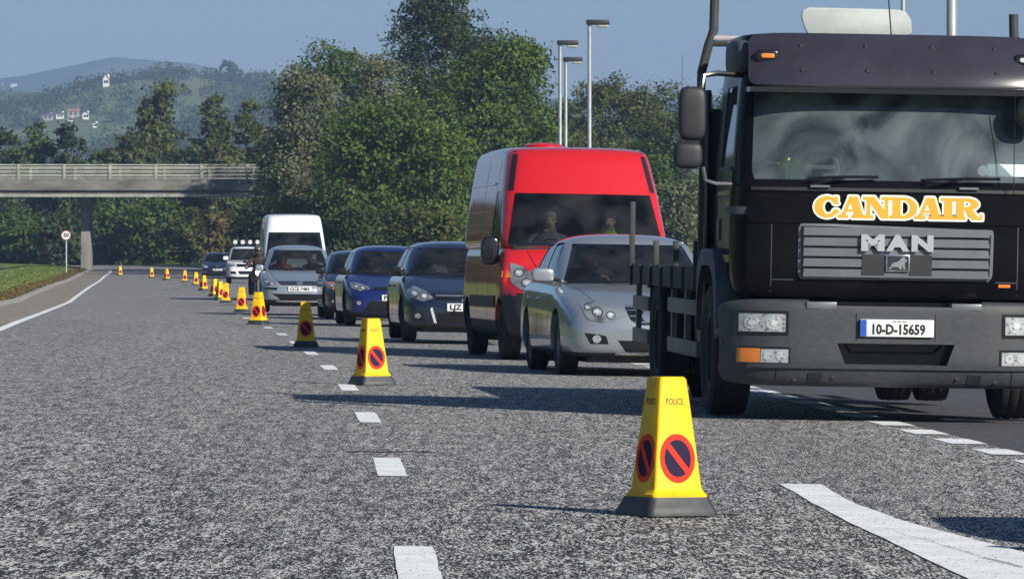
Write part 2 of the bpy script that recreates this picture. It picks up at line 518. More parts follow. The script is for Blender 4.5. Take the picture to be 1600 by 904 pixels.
# ------------------------------------------------------------------ ground, road, markings
def ground_material():
    m = bpy.data.materials.new('grass_ground'); m.use_nodes = True
    n, l = m.node_tree.nodes, m.node_tree.links
    b = n["Principled BSDF"]; b.inputs["Roughness"].default_value = 0.95; b.inputs["Specular IOR Level"].default_value = 0.1
    tc = n.new("ShaderNodeTexCoord")
    nz = n.new("ShaderNodeTexNoise"); nz.inputs["Scale"].default_value = 0.9; nz.inputs["Detail"].default_value = 8; nz.inputs["Roughness"].default_value = 0.75
    cr = n.new("ShaderNodeValToRGB"); cr.color_ramp.elements[0].position = .3; cr.color_ramp.elements[1].position = .7
    cr.color_ramp.elements[0].color = (.10, .14, .035, 1); cr.color_ramp.elements[1].color = (.16, .22, .06, 1)
    l.new(tc.outputs["Object"], nz.inputs["Vector"]); l.new(nz.outputs[0], cr.inputs[0])
    mp = n.new("ShaderNodeMapping"); mp.inputs["Scale"].default_value = (1 / 130, 1 / 420, 0)
    vo = n.new("ShaderNodeTexVoronoi"); vo.inputs["Scale"].default_value = 1
    l.new(tc.outputs["Object"], mp.inputs[0]); l.new(mp.outputs[0], vo.inputs["Vector"])
    c2 = n.new("ShaderNodeValToRGB"); c2.color_ramp.interpolation = 'CONSTANT'
    c2.color_ramp.elements[0].color = (.08, .12, .04, 1); c2.color_ramp.elements[1].position = .3; c2.color_ramp.elements[1].color = (.14, .18, .07, 1)
    for p, c in ((.5, (.08, .13, .04, 1)), (.7, (.17, .18, .09, 1)), (.85, (.09, .14, .04, 1))):
        e = c2.color_ramp.elements.new(p); e.color = c
    sx = n.new("ShaderNodeSeparateXYZ"); l.new(vo.outputs["Color"], sx.inputs[0]); l.new(sx.outputs[0], c2.inputs[0])
    geo = n.new("ShaderNodeSeparateXYZ"); l.new(tc.outputs["Object"], geo.inputs[0])
    mr = n.new("ShaderNodeMapRange"); mr.inputs[1].default_value = 700; mr.inputs[2].default_value = 900
    l.new(geo.outputs[1], mr.inputs[0])
    mx = n.new("ShaderNodeMixRGB"); l.new(mr.outputs[0], mx.inputs[0]); l.new(cr.outputs[0], mx.inputs[1]); l.new(c2.outputs[0], mx.inputs[2])
    l.new(mx.outputs[0], b.inputs["Base Color"])
    return m

OF = [-1500, -1000, -800, -600, -450, -330, -240, -180, -130, -95, -70, -52, -40, -34, -28, -24, -20.2, -19.8, -12.1, -11.7, -10, -8, -7, -6.4, -6.2, -6.0, 5.0, 8.3, 'e', 'f', 10, 12, 15, 18, 22, 26, 34, 45, 60, 80, 105, 140, 190, 260, 360, 480, 640, 900, 1300]
V, F = [], []
for Y in ROWS:
    k = 1.0 if Y < 450 else Y / 450.0 if Y < 3000 else 3000 / 450.0
    for q in OF:
        re = float(right_edge(Y))
        o = (re + 0.02 if q == 'e' else re + 0.06 if q == 'f' else q)
        if isinstance(q, float) and q in (5.0, 8.3) : o = min(q, re - 0.2)
        o = o * (k if abs(o) > 9 or Y > 450 else 1) * (0.25 if (abs(o) > 400) else 1 if abs(o) < 40 else 1 - 0.75 * (abs(o) - 40) / 360)
        X = xc(Y) + o
        z = float(ground_z(X, Y))
        if Y < 450 and (-6.15 < o < re + 0.04 or -19.95 < o < -11.9): z -= 0.06
        V.append((X, Y, z))
nc = len(OF)
# keep columns in order
VV = np.array(V).reshape(len(ROWS), nc, 3)
for i in range(len(ROWS)):
    VV[i] = VV[i][np.argsort(VV[i][:, 0])]
F = [(i * nc + j, i * nc + j + 1, (i + 1) * nc + j + 1, (i + 1) * nc + j) for i in range(len(ROWS) - 1) for j in range(nc - 1)]
g = obj('ground', np_mesh('ground', VV.reshape(-1, 3), F), ground_material(), None, 60); g['kind'] = 'structure'

M['asphalt'] = asphalt_mat('chipped_asphalt', (0.012, 0.013, 0.015), (0.66, 0.65, 0.62), mid=0.16, patch=0.09)
M['asphalt_fine'] = asphalt_mat('fine_asphalt', (0.04, 0.041, 0.046), (0.11, 0.112, 0.118), cont=0.35, patch=0.05)
M['gritty'] = asphalt_mat('gritty_edge', (0.07, 0.06, 0.05), (0.44, 0.39, 0.31), cont=0.9)
def paint_mat():
    m = mat('road_paint', (0.80, 0.82, 0.82), 0.7, vary=0.12, scale=3, bump=0.3)
    n, l = m.node_tree.nodes, m.node_tree.links
    b = n["Principled BSDF"]; src = b.inputs["Base Color"].links[0].from_socket
    tc = n.new("ShaderNodeTexCoord"); mp = n.new("ShaderNodeMapping"); mp.inputs["Scale"].default_value = (70, 12, 20)
    nz = n.new("ShaderNodeTexNoise"); nz.inputs["Scale"].default_value = 1; nz.inputs["Detail"].default_value = 4; nz.inputs["Roughness"].default_value = .75
    mr = n.new("ShaderNodeMapRange"); mr.inputs[1].default_value = .58; mr.inputs[2].default_value = .66
    mx = n.new("ShaderNodeMixRGB"); mx.inputs[2].default_value = (.16, .155, .15, 1)
    l.new(tc.outputs["Object"], mp.inputs[0]); l.new(mp.outputs[0], nz.inputs["Vector"]); l.new(nz.outputs[0], mr.inputs[0])
    l.new(mr.outputs[0], mx.inputs[0]); l.new(src, mx.inputs[1]); l.new(mx.outputs[0], b.inputs["Base Color"])
    return m
M['paint'] = paint_mat()
M['concrete'] = mat('concrete', (0.30, 0.29, 0.27), 0.9, vary=0.25, scale=1.5, bump=0.2)
M['kerb'] = mat('kerb_concrete', (0.27, 0.27, 0.26), 0.9, vary=0.3, scale=2.5, bump=0.2)

strip('road', -4.45, 3.9, -38, 450, 0.0, M['asphalt'], n=3, kind='structure')
strip('hard_strip', -6.02, -4.45, -38, 450, 0.0, M['gritty'], kind='structure')
strip('slip_road', 3.9, right_edge, -38, 450, 0.0, M['asphalt_fine'], n=2, kind='structure')
strip('opposite_carriageway', -19.8, -12.0, 60, 450, 0.11, M['asphalt_fine'], kind='structure')

def kerb(name, o0, w, y0, y1, h=0.12):
    ys = [y0] + [r for r in ROWS if y0 < r < y1] + [y1]
    V, F = [], []
    for Y in ys:
        a = float(o0(Y)) if callable(o0) else o0
        z = float(road_z(np.clip(a, -6.2, 8.6), Y))
        for (o, dz) in ((a, -.1), (a, h), (a + w, h), (a + w, -.1)):
            V.append((xc(Y) + o, Y, z + dz))
    for i in range(len(ys) - 1):
        for k in range(3): q = i * 4 + k; F.append((q, q + 1, q + 5, q + 4))
    F.append((0, 1, 2, 3)); F.append((len(V) - 4, len(V) - 3, len(V) - 2, len(V) - 1))
    o = obj(name, np_mesh(name, V, F), M['kerb']); o['kind'] = 'structure'
    return o
kerb('kerb', -6.17, 0.15, -38, 440)
kerb('kerb', lambda Y: right_edge(Y) - 0.01, 0.13, -38, 440)

# painted markings
strip('edge_line', -4.54, -4.38, 20, 440, 0.004, M['paint'], rag=0.012, kind='structure')
for i in range(12):
    e = 19.6 + 9.1 * i
    strip('lane_marking', -0.075, 0.075, e - 2.5, e, 0.004, M['paint'], kind='structure', rag=0.004)
for i in range(30):
    e = 14.8 + 1.92 * i
    strip('slip_marking', 3.66, 3.90, e - 1.0, e, 0.004, M['paint'], kind='structure', rag=0.006)
# the splayed nose of the hatched area, lower right
Lft = [(1217, 756), (1301, 804), (1396, 849), (1510, 904)]
Rgt = [(1284, 757), (1331, 785), (1426, 819), (1600, 863)]
LP = [ground_at(*p) for p in Lft] + [Vector((1.75, 14, 0)), Vector((1.95, 9, 0))]
RP = [ground_at(*p) for p in Rgt] + [Vector((2.75, 14, 0)), Vector((3.6, 9, 0))]
V, F = [], []
def along(P, n):
    P = sorted(P, key=lambda p: p.y); ys = np.linspace(P[0].y, P[-1].y, n)
    return [(float(np.interp(y, [p.y for p in P], [p.x for p in P])), float(y)) for y in ys]
A_, B_ = along(LP, 40), along(RP, 40)
for (ax, ay), (bx, by) in zip(A_, B_):
    for t in (0, .5, 1):
        X, Y = ax + (bx - ax) * t + random.uniform(-.006, .006), ay + (by - ay) * t
        V.append((X, Y, float(road_z(X - xc(Y), Y)) + 0.004))
for i in range(39):
    for k in range(2): q = i * 3 + k; F.append((q, q + 1, q + 4, q + 3))
o = obj('hatching_line', np_mesh('hatching', V, F), M['paint']); o['kind'] = 'structure'

# crack along the painted line
P = [ground_at(x, y + random.uniform(-1.5, 1.5)) for x, y in zip(np.linspace(1400, 1598, 14), np.linspace(832, 889, 14))]
V, F = [], []
for i, p in enumerate(P):
    w = .004 + .014 * i / 13
    for s in (-1, 1): V.append((p.x, p.y + s * w * 2, p.z + .0075))
for i in range(13): F.append((2 * i, 2 * i + 2, 2 * i + 3, 2 * i + 1))
o = obj('paint_crack', np_mesh('crack', V, F), mat('crack_dark', (.03, .03, .03), .9)); o['kind'] = 'structure'
# tar joints across the road
M['tar'] = mat('tar_joint', (0.012, 0.012, 0.013), 0.7)
for (x0, x1, y, w) in ((540, 680, 706, .03),):
    P = [ground_at(x0 + (x1 - x0) * t / 12, y + random.uniform(-1.2, 1.2)) for t in range(13)]
    V, F = [], []
    for p in P:
        for s in (-1, 1): V.append((p.x, p.y + s * w * 1.5, p.z + 0.003))
    for i in range(12): F.append((2 * i, 2 * i + 2, 2 * i + 3, 2 * i + 1))
    o = obj('tar_joint', np_mesh('tar', V, F), M['tar']); o['kind'] = 'structure'

# ------------------------------------------------------------------ grass tufts on the left verge
M['grass'] = leaf_mat('grass_blades', (0.11, 0.15, 0.04), (0.24, 0.30, 0.09), 0.3)
M['dry_grass'] = leaf_mat('dry_grass_blades', (0.10, 0.075, 0.03), (0.22, 0.17, 0.07), 0.3)
def tufts(name, n, o0, o1, y0, y1, h, m, w=0.10):
    Y = y0 + (y1 - y0) * rng.random(n) ** 0.8; o = o0 + (o1 - o0) * rng.random(n)
    X = xc(Y) + o; Z = ground_z(X, Y)
    a = rng.random(n) * math.pi; dx, dy = np.cos(a) * w, np.sin(a) * w
    hh = h * (0.5 + rng.random(n)); lx = rng.normal(0, .05, n)
    V = np.stack([np.stack([X - dx, Y - dy, Z - .03], 1), np.stack([X + dx, Y + dy, Z - .03], 1), np.stack([X + dx * .4 + lx, Y + dy * .4, Z + hh], 1), np.stack([X - dx * .4 + lx, Y - dy * .4, Z + hh], 1)], 1).reshape(-1, 3)
    me = np_mesh(name, V, np.arange(4 * n).reshape(-1, 4))
    at_ = me.attributes.new('tint', 'FLOAT', 'FACE'); at_.data.foreach_set('value', rng.random(n).astype(np.float32))
    o_ = obj(name, me, m); o_['kind'] = 'stuff'; o_['label'] = name.replace('_', ' ') + ' growing on the verge beside the kerb'; o_['category'] = 'grass'
    return o_
tufts('grass', 26000, -12, -7.0, 90, 400, .045, M['grass'])
tufts('dry_grass', 8000, -7.1, -6.25, 70, 400, .035, M['dry_grass'])
tufts('rough_grass', 12000, 9, 18, 150, 400, .12, M['dry_grass'], .06)

# ------------------------------------------------------------------ trees
LEAFM = {
 'green': leaf_mat('leaf_green', (0.028, 0.060, 0.012), (0.118, 0.182, 0.040)),
 'bright': leaf_mat('leaf_bright', (0.034, 0.072, 0.014), (0.165, 0.240, 0.052)),
 'dark': leaf_mat('leaf_dark', (0.026, 0.048, 0.018), (0.095, 0.130, 0.042)),
 'grey': leaf_mat('leaf_grey', (0.065, 0.085, 0.036), (0.230, 0.245, 0.130)),
 'olive': leaf_mat('leaf_olive', (0.044, 0.060, 0.018), (0.158, 0.178, 0.052)),
 'autumn': leaf_mat('leaf_autumn', (0.07, 0.06, 0.022), (0.22, 0.17, 0.06)),
 'far': leaf_mat('leaf_far', (0.03, 0.05, 0.018), (0.12, 0.145, 0.055)),
}
M['bark'] = mat('bark', (0.09, 0.075, 0.06), 0.95, vary=0.3, scale=6, bump=0.4)

def leaf_cloud(lobes, n_clump, per, size, sig=0.45, shell=0.75):
    """lobes: (cx,cy,cz,rx,ry,rz). Leaves gather in clumps near the lobes' skins and thin out between them."""
    lob = np.array(lobes, float)
    w = (lob[:, 3] * lob[:, 5]) ** 1.0; w /= w.sum()
    li = rng.choice(len(lob), n_clump, p=w)
    d = rng.normal(size=(n_clump, 3)); d /= np.linalg.norm(d, axis=1)[:, None]
    rad = np.where(rng.random(n_clump) < shell, 0.82 + 0.22 * rng.random(n_clump), rng.random(n_clump) ** 0.5 * 0.8)
    c = lob[li, :3] + d * lob[li, 3:6] * rad[:, None]
    keep = c[:, 2] > 0.15; c, d, rad = c[keep], d[keep], rad[keep]; n_clump = len(c)
    ctint = np.clip(rng.normal(0.5, 0.22, n_clump), 0, 1)
    sc = 0.6 + 0.9 * rng.random(n_clump)
    ci = np.repeat(np.arange(n_clump), per)
    N = len(ci)
    pos = c[ci] + rng.normal(size=(N, 3)) * (sig * sc[ci])[:, None] * np.array([1, 1, .7])
    nrm = d[ci] * 0.6 + rng.normal(size=(N, 3)) * 0.65 + np.array([0, 0, 0.35]); nrm /= np.linalg.norm(nrm, axis=1)[:, None]
    t = np.cross(nrm, rng.normal(size=(N, 3))); t /= np.linalg.norm(t, axis=1)[:, None]
    b = np.cross(nrm, t)
    s = size * (0.55 + 0.9 * rng.random(N))[:, None]
    V = np.stack([pos - t * s, pos - b * s * .55, pos + t * s, pos + b * s * .55], 1).reshape(-1, 3)
    tint = np.clip(ctint[ci] * 0.75 + rng.random(N) * 0.4 - 0.05, 0, 1)
    return V, tint

def crown_mesh(name, lobes, n_clump, per, size, sig, shell=0.75):
    V, tint = leaf_cloud(lobes, n_clump, per, size, sig, shell)
    me = np_mesh(name, V, np.arange(len(V)).reshape(-1, 4))
    a = me.attributes.new('tint', 'FLOAT', 'FACE'); a.data.foreach_set('value', tint.astype(np.float32))
    return me

def make_lobes(h, w, base, style, k):
    L = []
    if style == 'round':
        L.append((0, 0, base + (h - base) * .5, w * .72, w * .72, (h - base) * .46))
        for i in range(k):
            a = random.uniform(0, 2 * math.pi); u = random.uniform(.12, .92)
            rr = w * math.sqrt(max(.08, 1 - (2 * u - 0.95) ** 2)) * .66
            s = random.uniform(.26, .42) * w
            L.append((math.cos(a) * rr, math.sin(a) * rr, base + (h - base) * u, s, s, s * .85))
    elif style == 'tall':
        for i in range(k + 4):
            u = (i + .5) / (k + 4); s = w * (0.62 * math.sin(math.pi * min(1, u * .86 + .14)) ** .6 + .12)
            L.append((random.uniform(-.35, .35) * w, random.uniform(-.35, .35) * w, base + (h - base) * u * .95, s * random.uniform(.7, 1), s, s * 1.2))
    else:   # bush, full to the ground
        for i in range(k + 3):
            a = random.uniform(0, 2 * math.pi); rr = w * random.random() ** .5 * .7; s = w * random.uniform(.3, .5)
            L.append((math.cos(a) * rr, math.sin(a) * rr, max(s * .5, (h - s) * random.uniform(.2, 1)), s, s, s))
        L.append((0, 0, h * .45, w * .8, w * .8, h * .45))
    return L

def trunk_mesh(h, r, lobes, lean=0.0):
    mb = MB()
    top = h * .8
    mb.tube([(0, 0, -.3), (lean * .3, 0, h * .2), (lean * .7, 0, h * .5), (lean, 0, top)], r, 8, r * .25)
    for L in random.sample(lobes, min(7, len(lobes))):
        z0 = h * random.uniform(.18, .5)
        e = Vector((L[0], L[1], L[2])); s = Vector((lean * z0 / top, 0, z0)); mid = (s + e) / 2 + Vector((0, 0, -.1 * h * .2))
        mb.tube([s, mid, e], r * .42, 6, r * .1)
    return mb.mesh('trunk')

def tree(name, label, cat, pos, h, w, leaf, style='round', k=9, base=None, density=1.0, size=0.125, group=None, shell=.75):
    base = h * .12 if base is None else base
    root = empty(name, pos, (0, 0, 0))
    tag(root, label, cat, group)
    L = make_lobes(h, w, base, style, k)
    vol = sum(l[3] * l[5] for l in L)
    n = int(vol * 9.5 * density * (0.17 / size) ** 1.2)
    me = crown_mesh('crown', L, max(60, n), 48, size, .36 if w > 2.5 else .28, shell)
    obj('crown', me, LEAFM[leaf], root)
    obj('trunk', trunk_mesh(h, max(.09, h * .022), L), M['bark'], root, 60)
    return root

def tree_px(name, label, cat, px, ytop, hw, Y, leaf, **kw):
    p = at(px, Y); ztop = CAM_H - (ytop - HOR) * Y / FPX
    return tree(name, label, cat, p, ztop - p.z, 1.08 * hw * Y / FPX, leaf, **kw)

GR = 'trees of the big clump right of the bridge'
tree_px('broadleaf_tree', 'dark green tree at the left end of the big clump, touching the bridge deck', 'tree', 505, 50, 84, 345, 'green', k=16, base=.4,  group=GR)
tree_px('broadleaf_tree', 'low dark tree at the foot of the clump, just right of the bridge deck', 'tree', 437, 190, 46, 330, 'dark', k=8, base=.4, density=1.3, group=GR)
tree_px('willow_tree', 'silvery grey-green willow in front of the left end of the clump', 'tree', 474, 98, 66, 322, 'grey', k=14, base=.4, group=GR)
tree_px('willow_tree', 'pale pinkish grey tree top showing in the middle of the clump', 'tree', 600, 72, 58, 332, 'grey', k=12, base=1.5, group=GR)
tree_px('ash_tree', 'tallest dark tree whose thin top leaves the photo at the upper edge', 'tree', 696, -30, 104, 350, 'dark', style='round', k=20, base=2, density=.9, group=GR)
tree_px('ash_tree', 'thin dark tree top behind the right shoulder of the clump, beside the lamp posts', 'tree', 815, 50, 46, 348, 'dark', style='tall', k=8, density=.9, group=GR)
tree_px('sycamore_tree', 'bright green sycamore on the right of the clump, above the red van', 'tree', 762, 58, 108, 312, 'bright', k=20, base=.4, group=GR)
tree_px('maple_tree', 'round green tree low in front of the clump, left of the red van', 'tree', 632, 162, 116, 288, 'bright', style='round', base=.3, k=20, density=1.1, group=GR)
tree_px('maple_tree', 'mid green tree between the willow and the round tree in front', 'tree', 545, 160, 66, 300, 'green', k=9, base=.3, density=1.1, group=GR)
tree_px('hawthorn_bush', 'dark bush under the clump, behind the silver hatchback', 'bush', 480, 300, 58, 292, 'green', style='bush', k=6, density=1.3)
tree_px('hawthorn_bush', 'dull bush under the clump, behind the two blue cars', 'bush', 660, 318, 62, 270, 'olive', style='bush', k=6, density=1.2)
tree_px('hawthorn_bush', 'green bush under the clump, behind the roof of the blue hatchback', 'bush', 560, 325, 58, 276, 'dark', style='bush', k=6, density=1.2)
GO = 'olive trees between the red van and the lorry'
tree_px('oak_tree', 'round olive-brown tree directly right of the lamp posts', 'tree', 952, 106, 72, 400, 'olive', k=12, group=GO)
tree_px('oak_tree', 'smaller olive tree behind the pair of lamp posts', 'tree', 882, 150, 46, 415, 'olive', k=9, group=GO)
tree_px('oak_tree', 'olive tree beside the mirrors of the lorry', 'tree', 1045, 122, 58, 385, 'olive', k=10, group=GO)
tree_px('oak_tree', 'green tree low behind the roof of the red van on its right', 'tree', 1010, 215, 52, 350, 'green', k=9, base=.3, group=GO)
tree_px('oak_tree', 'pale scrubby tree between the red van and the door of the lorry', 'tree', 1066, 262, 44, 325, 'grey', style='bush', k=7, group=GO)
tree_px('oak_tree', 'dense olive tree filling the gap below the lamp posts', 'tree', 915, 200, 62, 380, 'olive', k=10, base=.4, group=GO)
for i, (px, yt, hw, Y) in enumerate(((1140, 130, 60, 380), (1230, 100, 70, 390), (1330, 120, 70, 385))):
    tree_px('oak_tree', ['olive tree hidden behind the cab door of the lorry', 'olive tree hidden behind the windscreen of the lorry', 'olive tree hidden behind the middle of the lorry cab'][i], 'tree', px, yt, hw, Y, 'olive', k=8, density=.6, group=GO)

# beyond the bridge
GB = 'dark trees in a row beyond the bridge'
row = [(12, 196, 40, 455, 'dark', 'leftmost dark tree beyond the bridge, cut by the left edge'), (62, 186, 38, 462, 'green', 'dark tree beyond the bridge between the left edge and the pier'),
       (112, 190, 36, 458, 'dark', 'dark tree beyond the bridge, straight above the pier'), (158, 198, 34, 465, 'green', 'dark tree beyond the bridge, right of the pier'),
       (198, 205, 28, 456, 'olive', 'lower brownish tree beyond the bridge at the foot of the tall poplar')]
for px, yt, hw, Y, lf, lab in row:
    tree_px('alder_tree', lab, 'tree', px, yt, hw, Y, lf, k=10, base=.4, size=.22, group=GB)
tree_px('poplar_tree', 'tall slender poplar standing above the others beyond the bridge', 'tree', 248, 106, 42, 470, 'olive', style='tall', k=9, size=.22, density=.8, group=GB)
tree_px('poplar_tree', 'thin tall poplar right of the tallest poplar beyond the bridge', 'tree', 328, 126, 34, 475, 'olive', style='tall', k=8, size=.22, density=.7, group=GB)
tree_px('poplar_tree', 'thin brownish poplar next to the left edge of the big clump', 'tree', 385, 150, 34, 468, 'olive', style='tall', k=7, size=.22, density=.7, group=GB)
tree_px('alder_tree', 'low tree in the gap between the two tall poplars', 'tree', 288, 196, 34, 455, 'dark', k=9, base=.4, size=.22, group=GB)
tree_px('alder_tree', 'low tree right of the poplars, above the end of the bridge', 'tree', 352, 200, 36, 452, 'olive', k=9, base=.4, size=.22, group=GB)
under = [(30, 318, 44, 436, 'green'), (88, 326, 38, 430, 'dark'), (175, 300, 46, 446, 'green'), (235, 304, 46, 440, 'green'), (300, 322, 40, 425, 'olive'), (352, 330, 34, 418, 'autumn'), (402, 300, 40, 405, 'dark')]
ul = ['green bush under the left end of the bridge deck', 'dark bush under the bridge, just left of the pier', 'green bush under the bridge, just right of the pier', 'wide green bush in the middle of the opening under the bridge',
      'olive bush with yellowing leaves under the bridge', 'yellowed bush under the bridge above the far white car', 'dark bush in the shade where the bridge meets the big clump']
for (px, yt, hw, Y, lf), lab in zip(under, ul):
    tree_px('roadside_bush', lab, 'bush', px, yt, hw, Y, lf, style='bush', k=9, density=1.1, size=.22, group='bushes seen under the bridge')
# trees along the far side of the opposite carriageway, left of the picture (their reflection darkens the vehicles' sides)
proto_t = tree('hedgerow_tree', 'tall dark hedgerow tree beyond the opposite carriageway, left of the view', 'tree', at(800, 100), 9, 4.2, 'dark', k=9, base=.3, size=.3, group='hedgerow trees left of the view')
kids = children(proto_t)
for i, Y in enumerate(range(70, 350, 9)):
    o = proto_t if i == 0 else proto_t.copy()
    if i:
        COL.objects.link(o)
        for c in kids:
            cc = c.copy(); COL.objects.link(cc); cc.parent = o
    X = float(xc(Y)) - 27 - 3 * random.random()
    o.location = (X, Y, float(ground_z(X, Y)) - .1); o.rotation_euler = (0, 0, random.random() * 6.28); sc_ = random.uniform(.8, 1.2); o.scale = (sc_, sc_, sc_)
# dense undergrowth closing the foot of the wood: nobody could count it
V_, T_ = [], []
for (px0, px1, Y, h) in ((-30, 150, 452, 3.6), (140, 420, 460, 3.6), (400, 900, 362, 4.2), (860, 1160, 405, 5.0)):
    n = int((px1 - px0) / 6)
    for i in range(n):
        p = at(px0 + (px1 - px0) * (i + random.random()) / n, Y + random.uniform(-6, 8))
        v, t = leaf_cloud([(p.x, p.y, p.z + h * .35, 1.0, 1.0, h * .55)], 22, 22, .22, .4)
        V_.append(v); T_.append(t * .6)
V_, T_ = np.concatenate(V_), np.concatenate(T_)
me = np_mesh('undergrowth', V_, np.arange(len(V_)).reshape(-1, 4))
a = me.attributes.new('tint', 'FLOAT', 'FACE'); a.data.foreach_set('value', T_.astype(np.float32))
o = obj('undergrowth', me, LEAFM['dark']); tag(o, 'tangled dark undergrowth along the foot of the woods', 'undergrowth', kind='stuff')

# far hillside woods and hedges
HSPOT = [ground_at(px, y + 1) for px, y in ((166, 133), (142, 135), (128, 133), (178, 122), (22, 132), (4, 131), (94, 184), (134, 185), (110, 189), (148, 198), (75, 186), (115, 181))]
def hides_house(X, Y, s):
    for h in HSPOT:
        if h.y - 110 < Y < h.y + 8 and abs(X - h.x * Y / h.y) < 2.5 + s * .6: return True
    return False
V_, T_ = [], []
def field(X, Y): return math.sin(X / 47 + 1.3) + math.sin(Y / 300 + X / 90) + math.sin(Y / 95 - X / 60) * .7
cnt = 0
for i in range(5200):
    Y = 950 + 2130 * random.random() ** .7
    px = random.uniform(-260, 560) if random.random() < .7 else random.uniform(780, 1300)
    X = (px - 800) * Y / FPX
    if field(X, Y) > (.85 if Y < 2960 else 2.2): continue
    s = random.uniform(3.2, 6.0) * (1.1 if Y > 2900 else 1)
    if hides_house(X, Y, s): continue
    z = float(ground_z(X, Y))
    hh = s * random.uniform(.5, .9)
    v, t = leaf_cloud([(X, Y, z + hh * .7, s, s, hh), (X + s * .6, Y, z + hh * .6, s * .6, s * .6, hh * .7)], 16, 7, s * .15, s * .16, .9)
    V_.append(v); T_.append(t * .8 + .2 * random.random()); cnt += 1
    if cnt > 2000: break
V_, T_ = np.concatenate(V_), np.concatenate(T_)
me = np_mesh('far_wood', V_, np.arange(len(V_)).reshape(-1, 4))
a = me.attributes.new('tint', 'FLOAT', 'FACE'); a.data.foreach_set('value', np.clip(T_, 0, 1).astype(np.float32))
o = obj('hillside_wood', me, LEAFM['far']); tag(o, 'hazy woods and hedgerows covering the far hillside', 'wood', kind='stuff')
p = at(358, 2950); 
tree('hilltop_tree', 'tall pale tree standing clear of the skyline left of the big clump', 'tree', p, CAM_H + (418 - 92) * 2950 / FPX - p.z, 26 * 2950 / FPX, 'far', k=8, density=.08, size=1.3)

# houses on the hill
M['white_wall'] = mat('white_render', (0.85, 0.84, 0.80), 0.8, vary=.05, scale=1)
M['grey_wall'] = mat('grey_render', (0.35, 0.34, 0.33), 0.85, vary=.1, scale=1)
M['slate'] = mat('slate_roof', (0.10, 0.105, 0.12), 0.7, vary=.2, scale=1)
M['tile'] = mat('tile_roof', (0.35, 0.16, 0.09), 0.8, vary=.2, scale=1)
def house(px, y, w, dpt, h, rh, gable_front, wall, roofm, label):
    p = ground_at(px, y + 1); r = empty('house', p); w, dpt, h, rh = w * .62, dpt * .62, h * .72, rh * .55; tag(r, label, 'house', 'houses on the far hillside')
    MB().box(-w / 2, w / 2, -dpt / 2, dpt / 2, -3, h).build('wall', wall, r)
    if gable_front:
        MB().prism([(-w / 2, h), (w / 2, h), (0, h + rh)], 'Y', -dpt / 2 + .02, dpt / 2 - .02).build('gable', wall, r, 10)
        rf = MB()
        for s in (-1, 1): rf.prism([(0, h + rh + .02), (s * (w / 2 + .4), h - .2), (s * (w / 2 + .4), h + .05), (0, h + rh + .3)], 'Y', -dpt / 2 - .3, dpt / 2 + .3)
        ro = rf.build('roof', roofm, r, 10)
    else:
        ro = MB().prism([(-dpt / 2 - .3, h + .01), (dpt / 2 + .3, h + .01), (0, h + rh)], 'X', -w / 2 - .3, w / 2 + .3).build('roof', roofm, r, 10)
    MB().box(w * .28, w * .28 + .8, -.4, .4, h + .3, h + rh + .4).build('chimney', wall, ro)
    for k in range(2):
        MB().box(-w * .3 + k * w * .42, -w * .3 + k * w * .42 + .9, -dpt / 2 - .05, -dpt / 2 + .05, h * .35, h * .8).build('window', M['black'], r)
house(166, 133, 4.2, 10, 4.2, 4.0, True, M['white_wall'], M['tile'], 'white gabled house with orange tiled roof on the skyline')
house(142, 135, 11, 6, 2.4, 2.2, False, M['white_wall'], M['tile'], 'long low white wing beside the gabled house on the skyline')
house(128, 133, 5, 6, 2.2, 1.6, False, M['white_wall'], M['slate'], 'small white outbuilding left of the gabled house on the skyline')
house(178, 122, 3.4, 6, 2.6, 2.0, True, M['white_wall'], M['slate'], 'tiny white house highest on the hill')
house(22, 132, 12, 6, 2.2, 1.6, False, M['white_wall'], M['slate'], 'long pale bungalow on the hill near the left edge')
house(4, 131, 5, 6, 2.2, 1.8, False, M['grey_wall'], M['slate'], 'grey bungalow cut by the left edge of the photo')
house(94, 184, 5, 5, 2.4, 1.8, False, M['white_wall'], M['slate'], 'small white cottage with dark roof below the hill')
house(134, 185, 4.2, 5, 3.0, 1.8, True, M['white_wall'], M['slate'], 'square white gable house in the valley village')
house(110, 189, 3.2, 4, 1.8, 1.4, False, M['white_wall'], M['tile'], 'tiny white shed between the two village houses')
house(148, 198, 2.4, 4, 2.0, 1.2, True, M['white_wall'], M['slate'], 'lowest white cottage, nearest the tall poplar')
house(75, 186, 7, 5, 2.4, 1.8, False, M['grey_wall'], M['slate'], 'grey slate-roofed house left of the white village cottage')
house(115, 181, 8, 5, 2.8, 2.2, False, M['grey_wall'], M['tile'], 'grey terrace behind the white village houses')
# mast
p = at(1066, 2980); mt = CAM_H + (418 - 86) * 2980 / FPX - p.z
mb = MB()
for sx in (-1, 1):
    for sy in (-1, 1): mb.tube([(sx * .5, sy * .5, 0), (sx * .22, sy * .22, mt)], .13, 5)
z = 0
while z < mt - 2:
    k = .5 - .28 * z / mt; mb.tube([(-k, -k, z), (k, -k, z + 1.6)], .06, 4); mb.tube([(k, -k, z), (-k, -k, z + 1.6)], .06, 4); z += 1.7
o = mb.build('lattice_mast', M['slate'], None); o.location = p
tag(o, 'thin lattice mast on the skyline left of the lorry', 'mast')

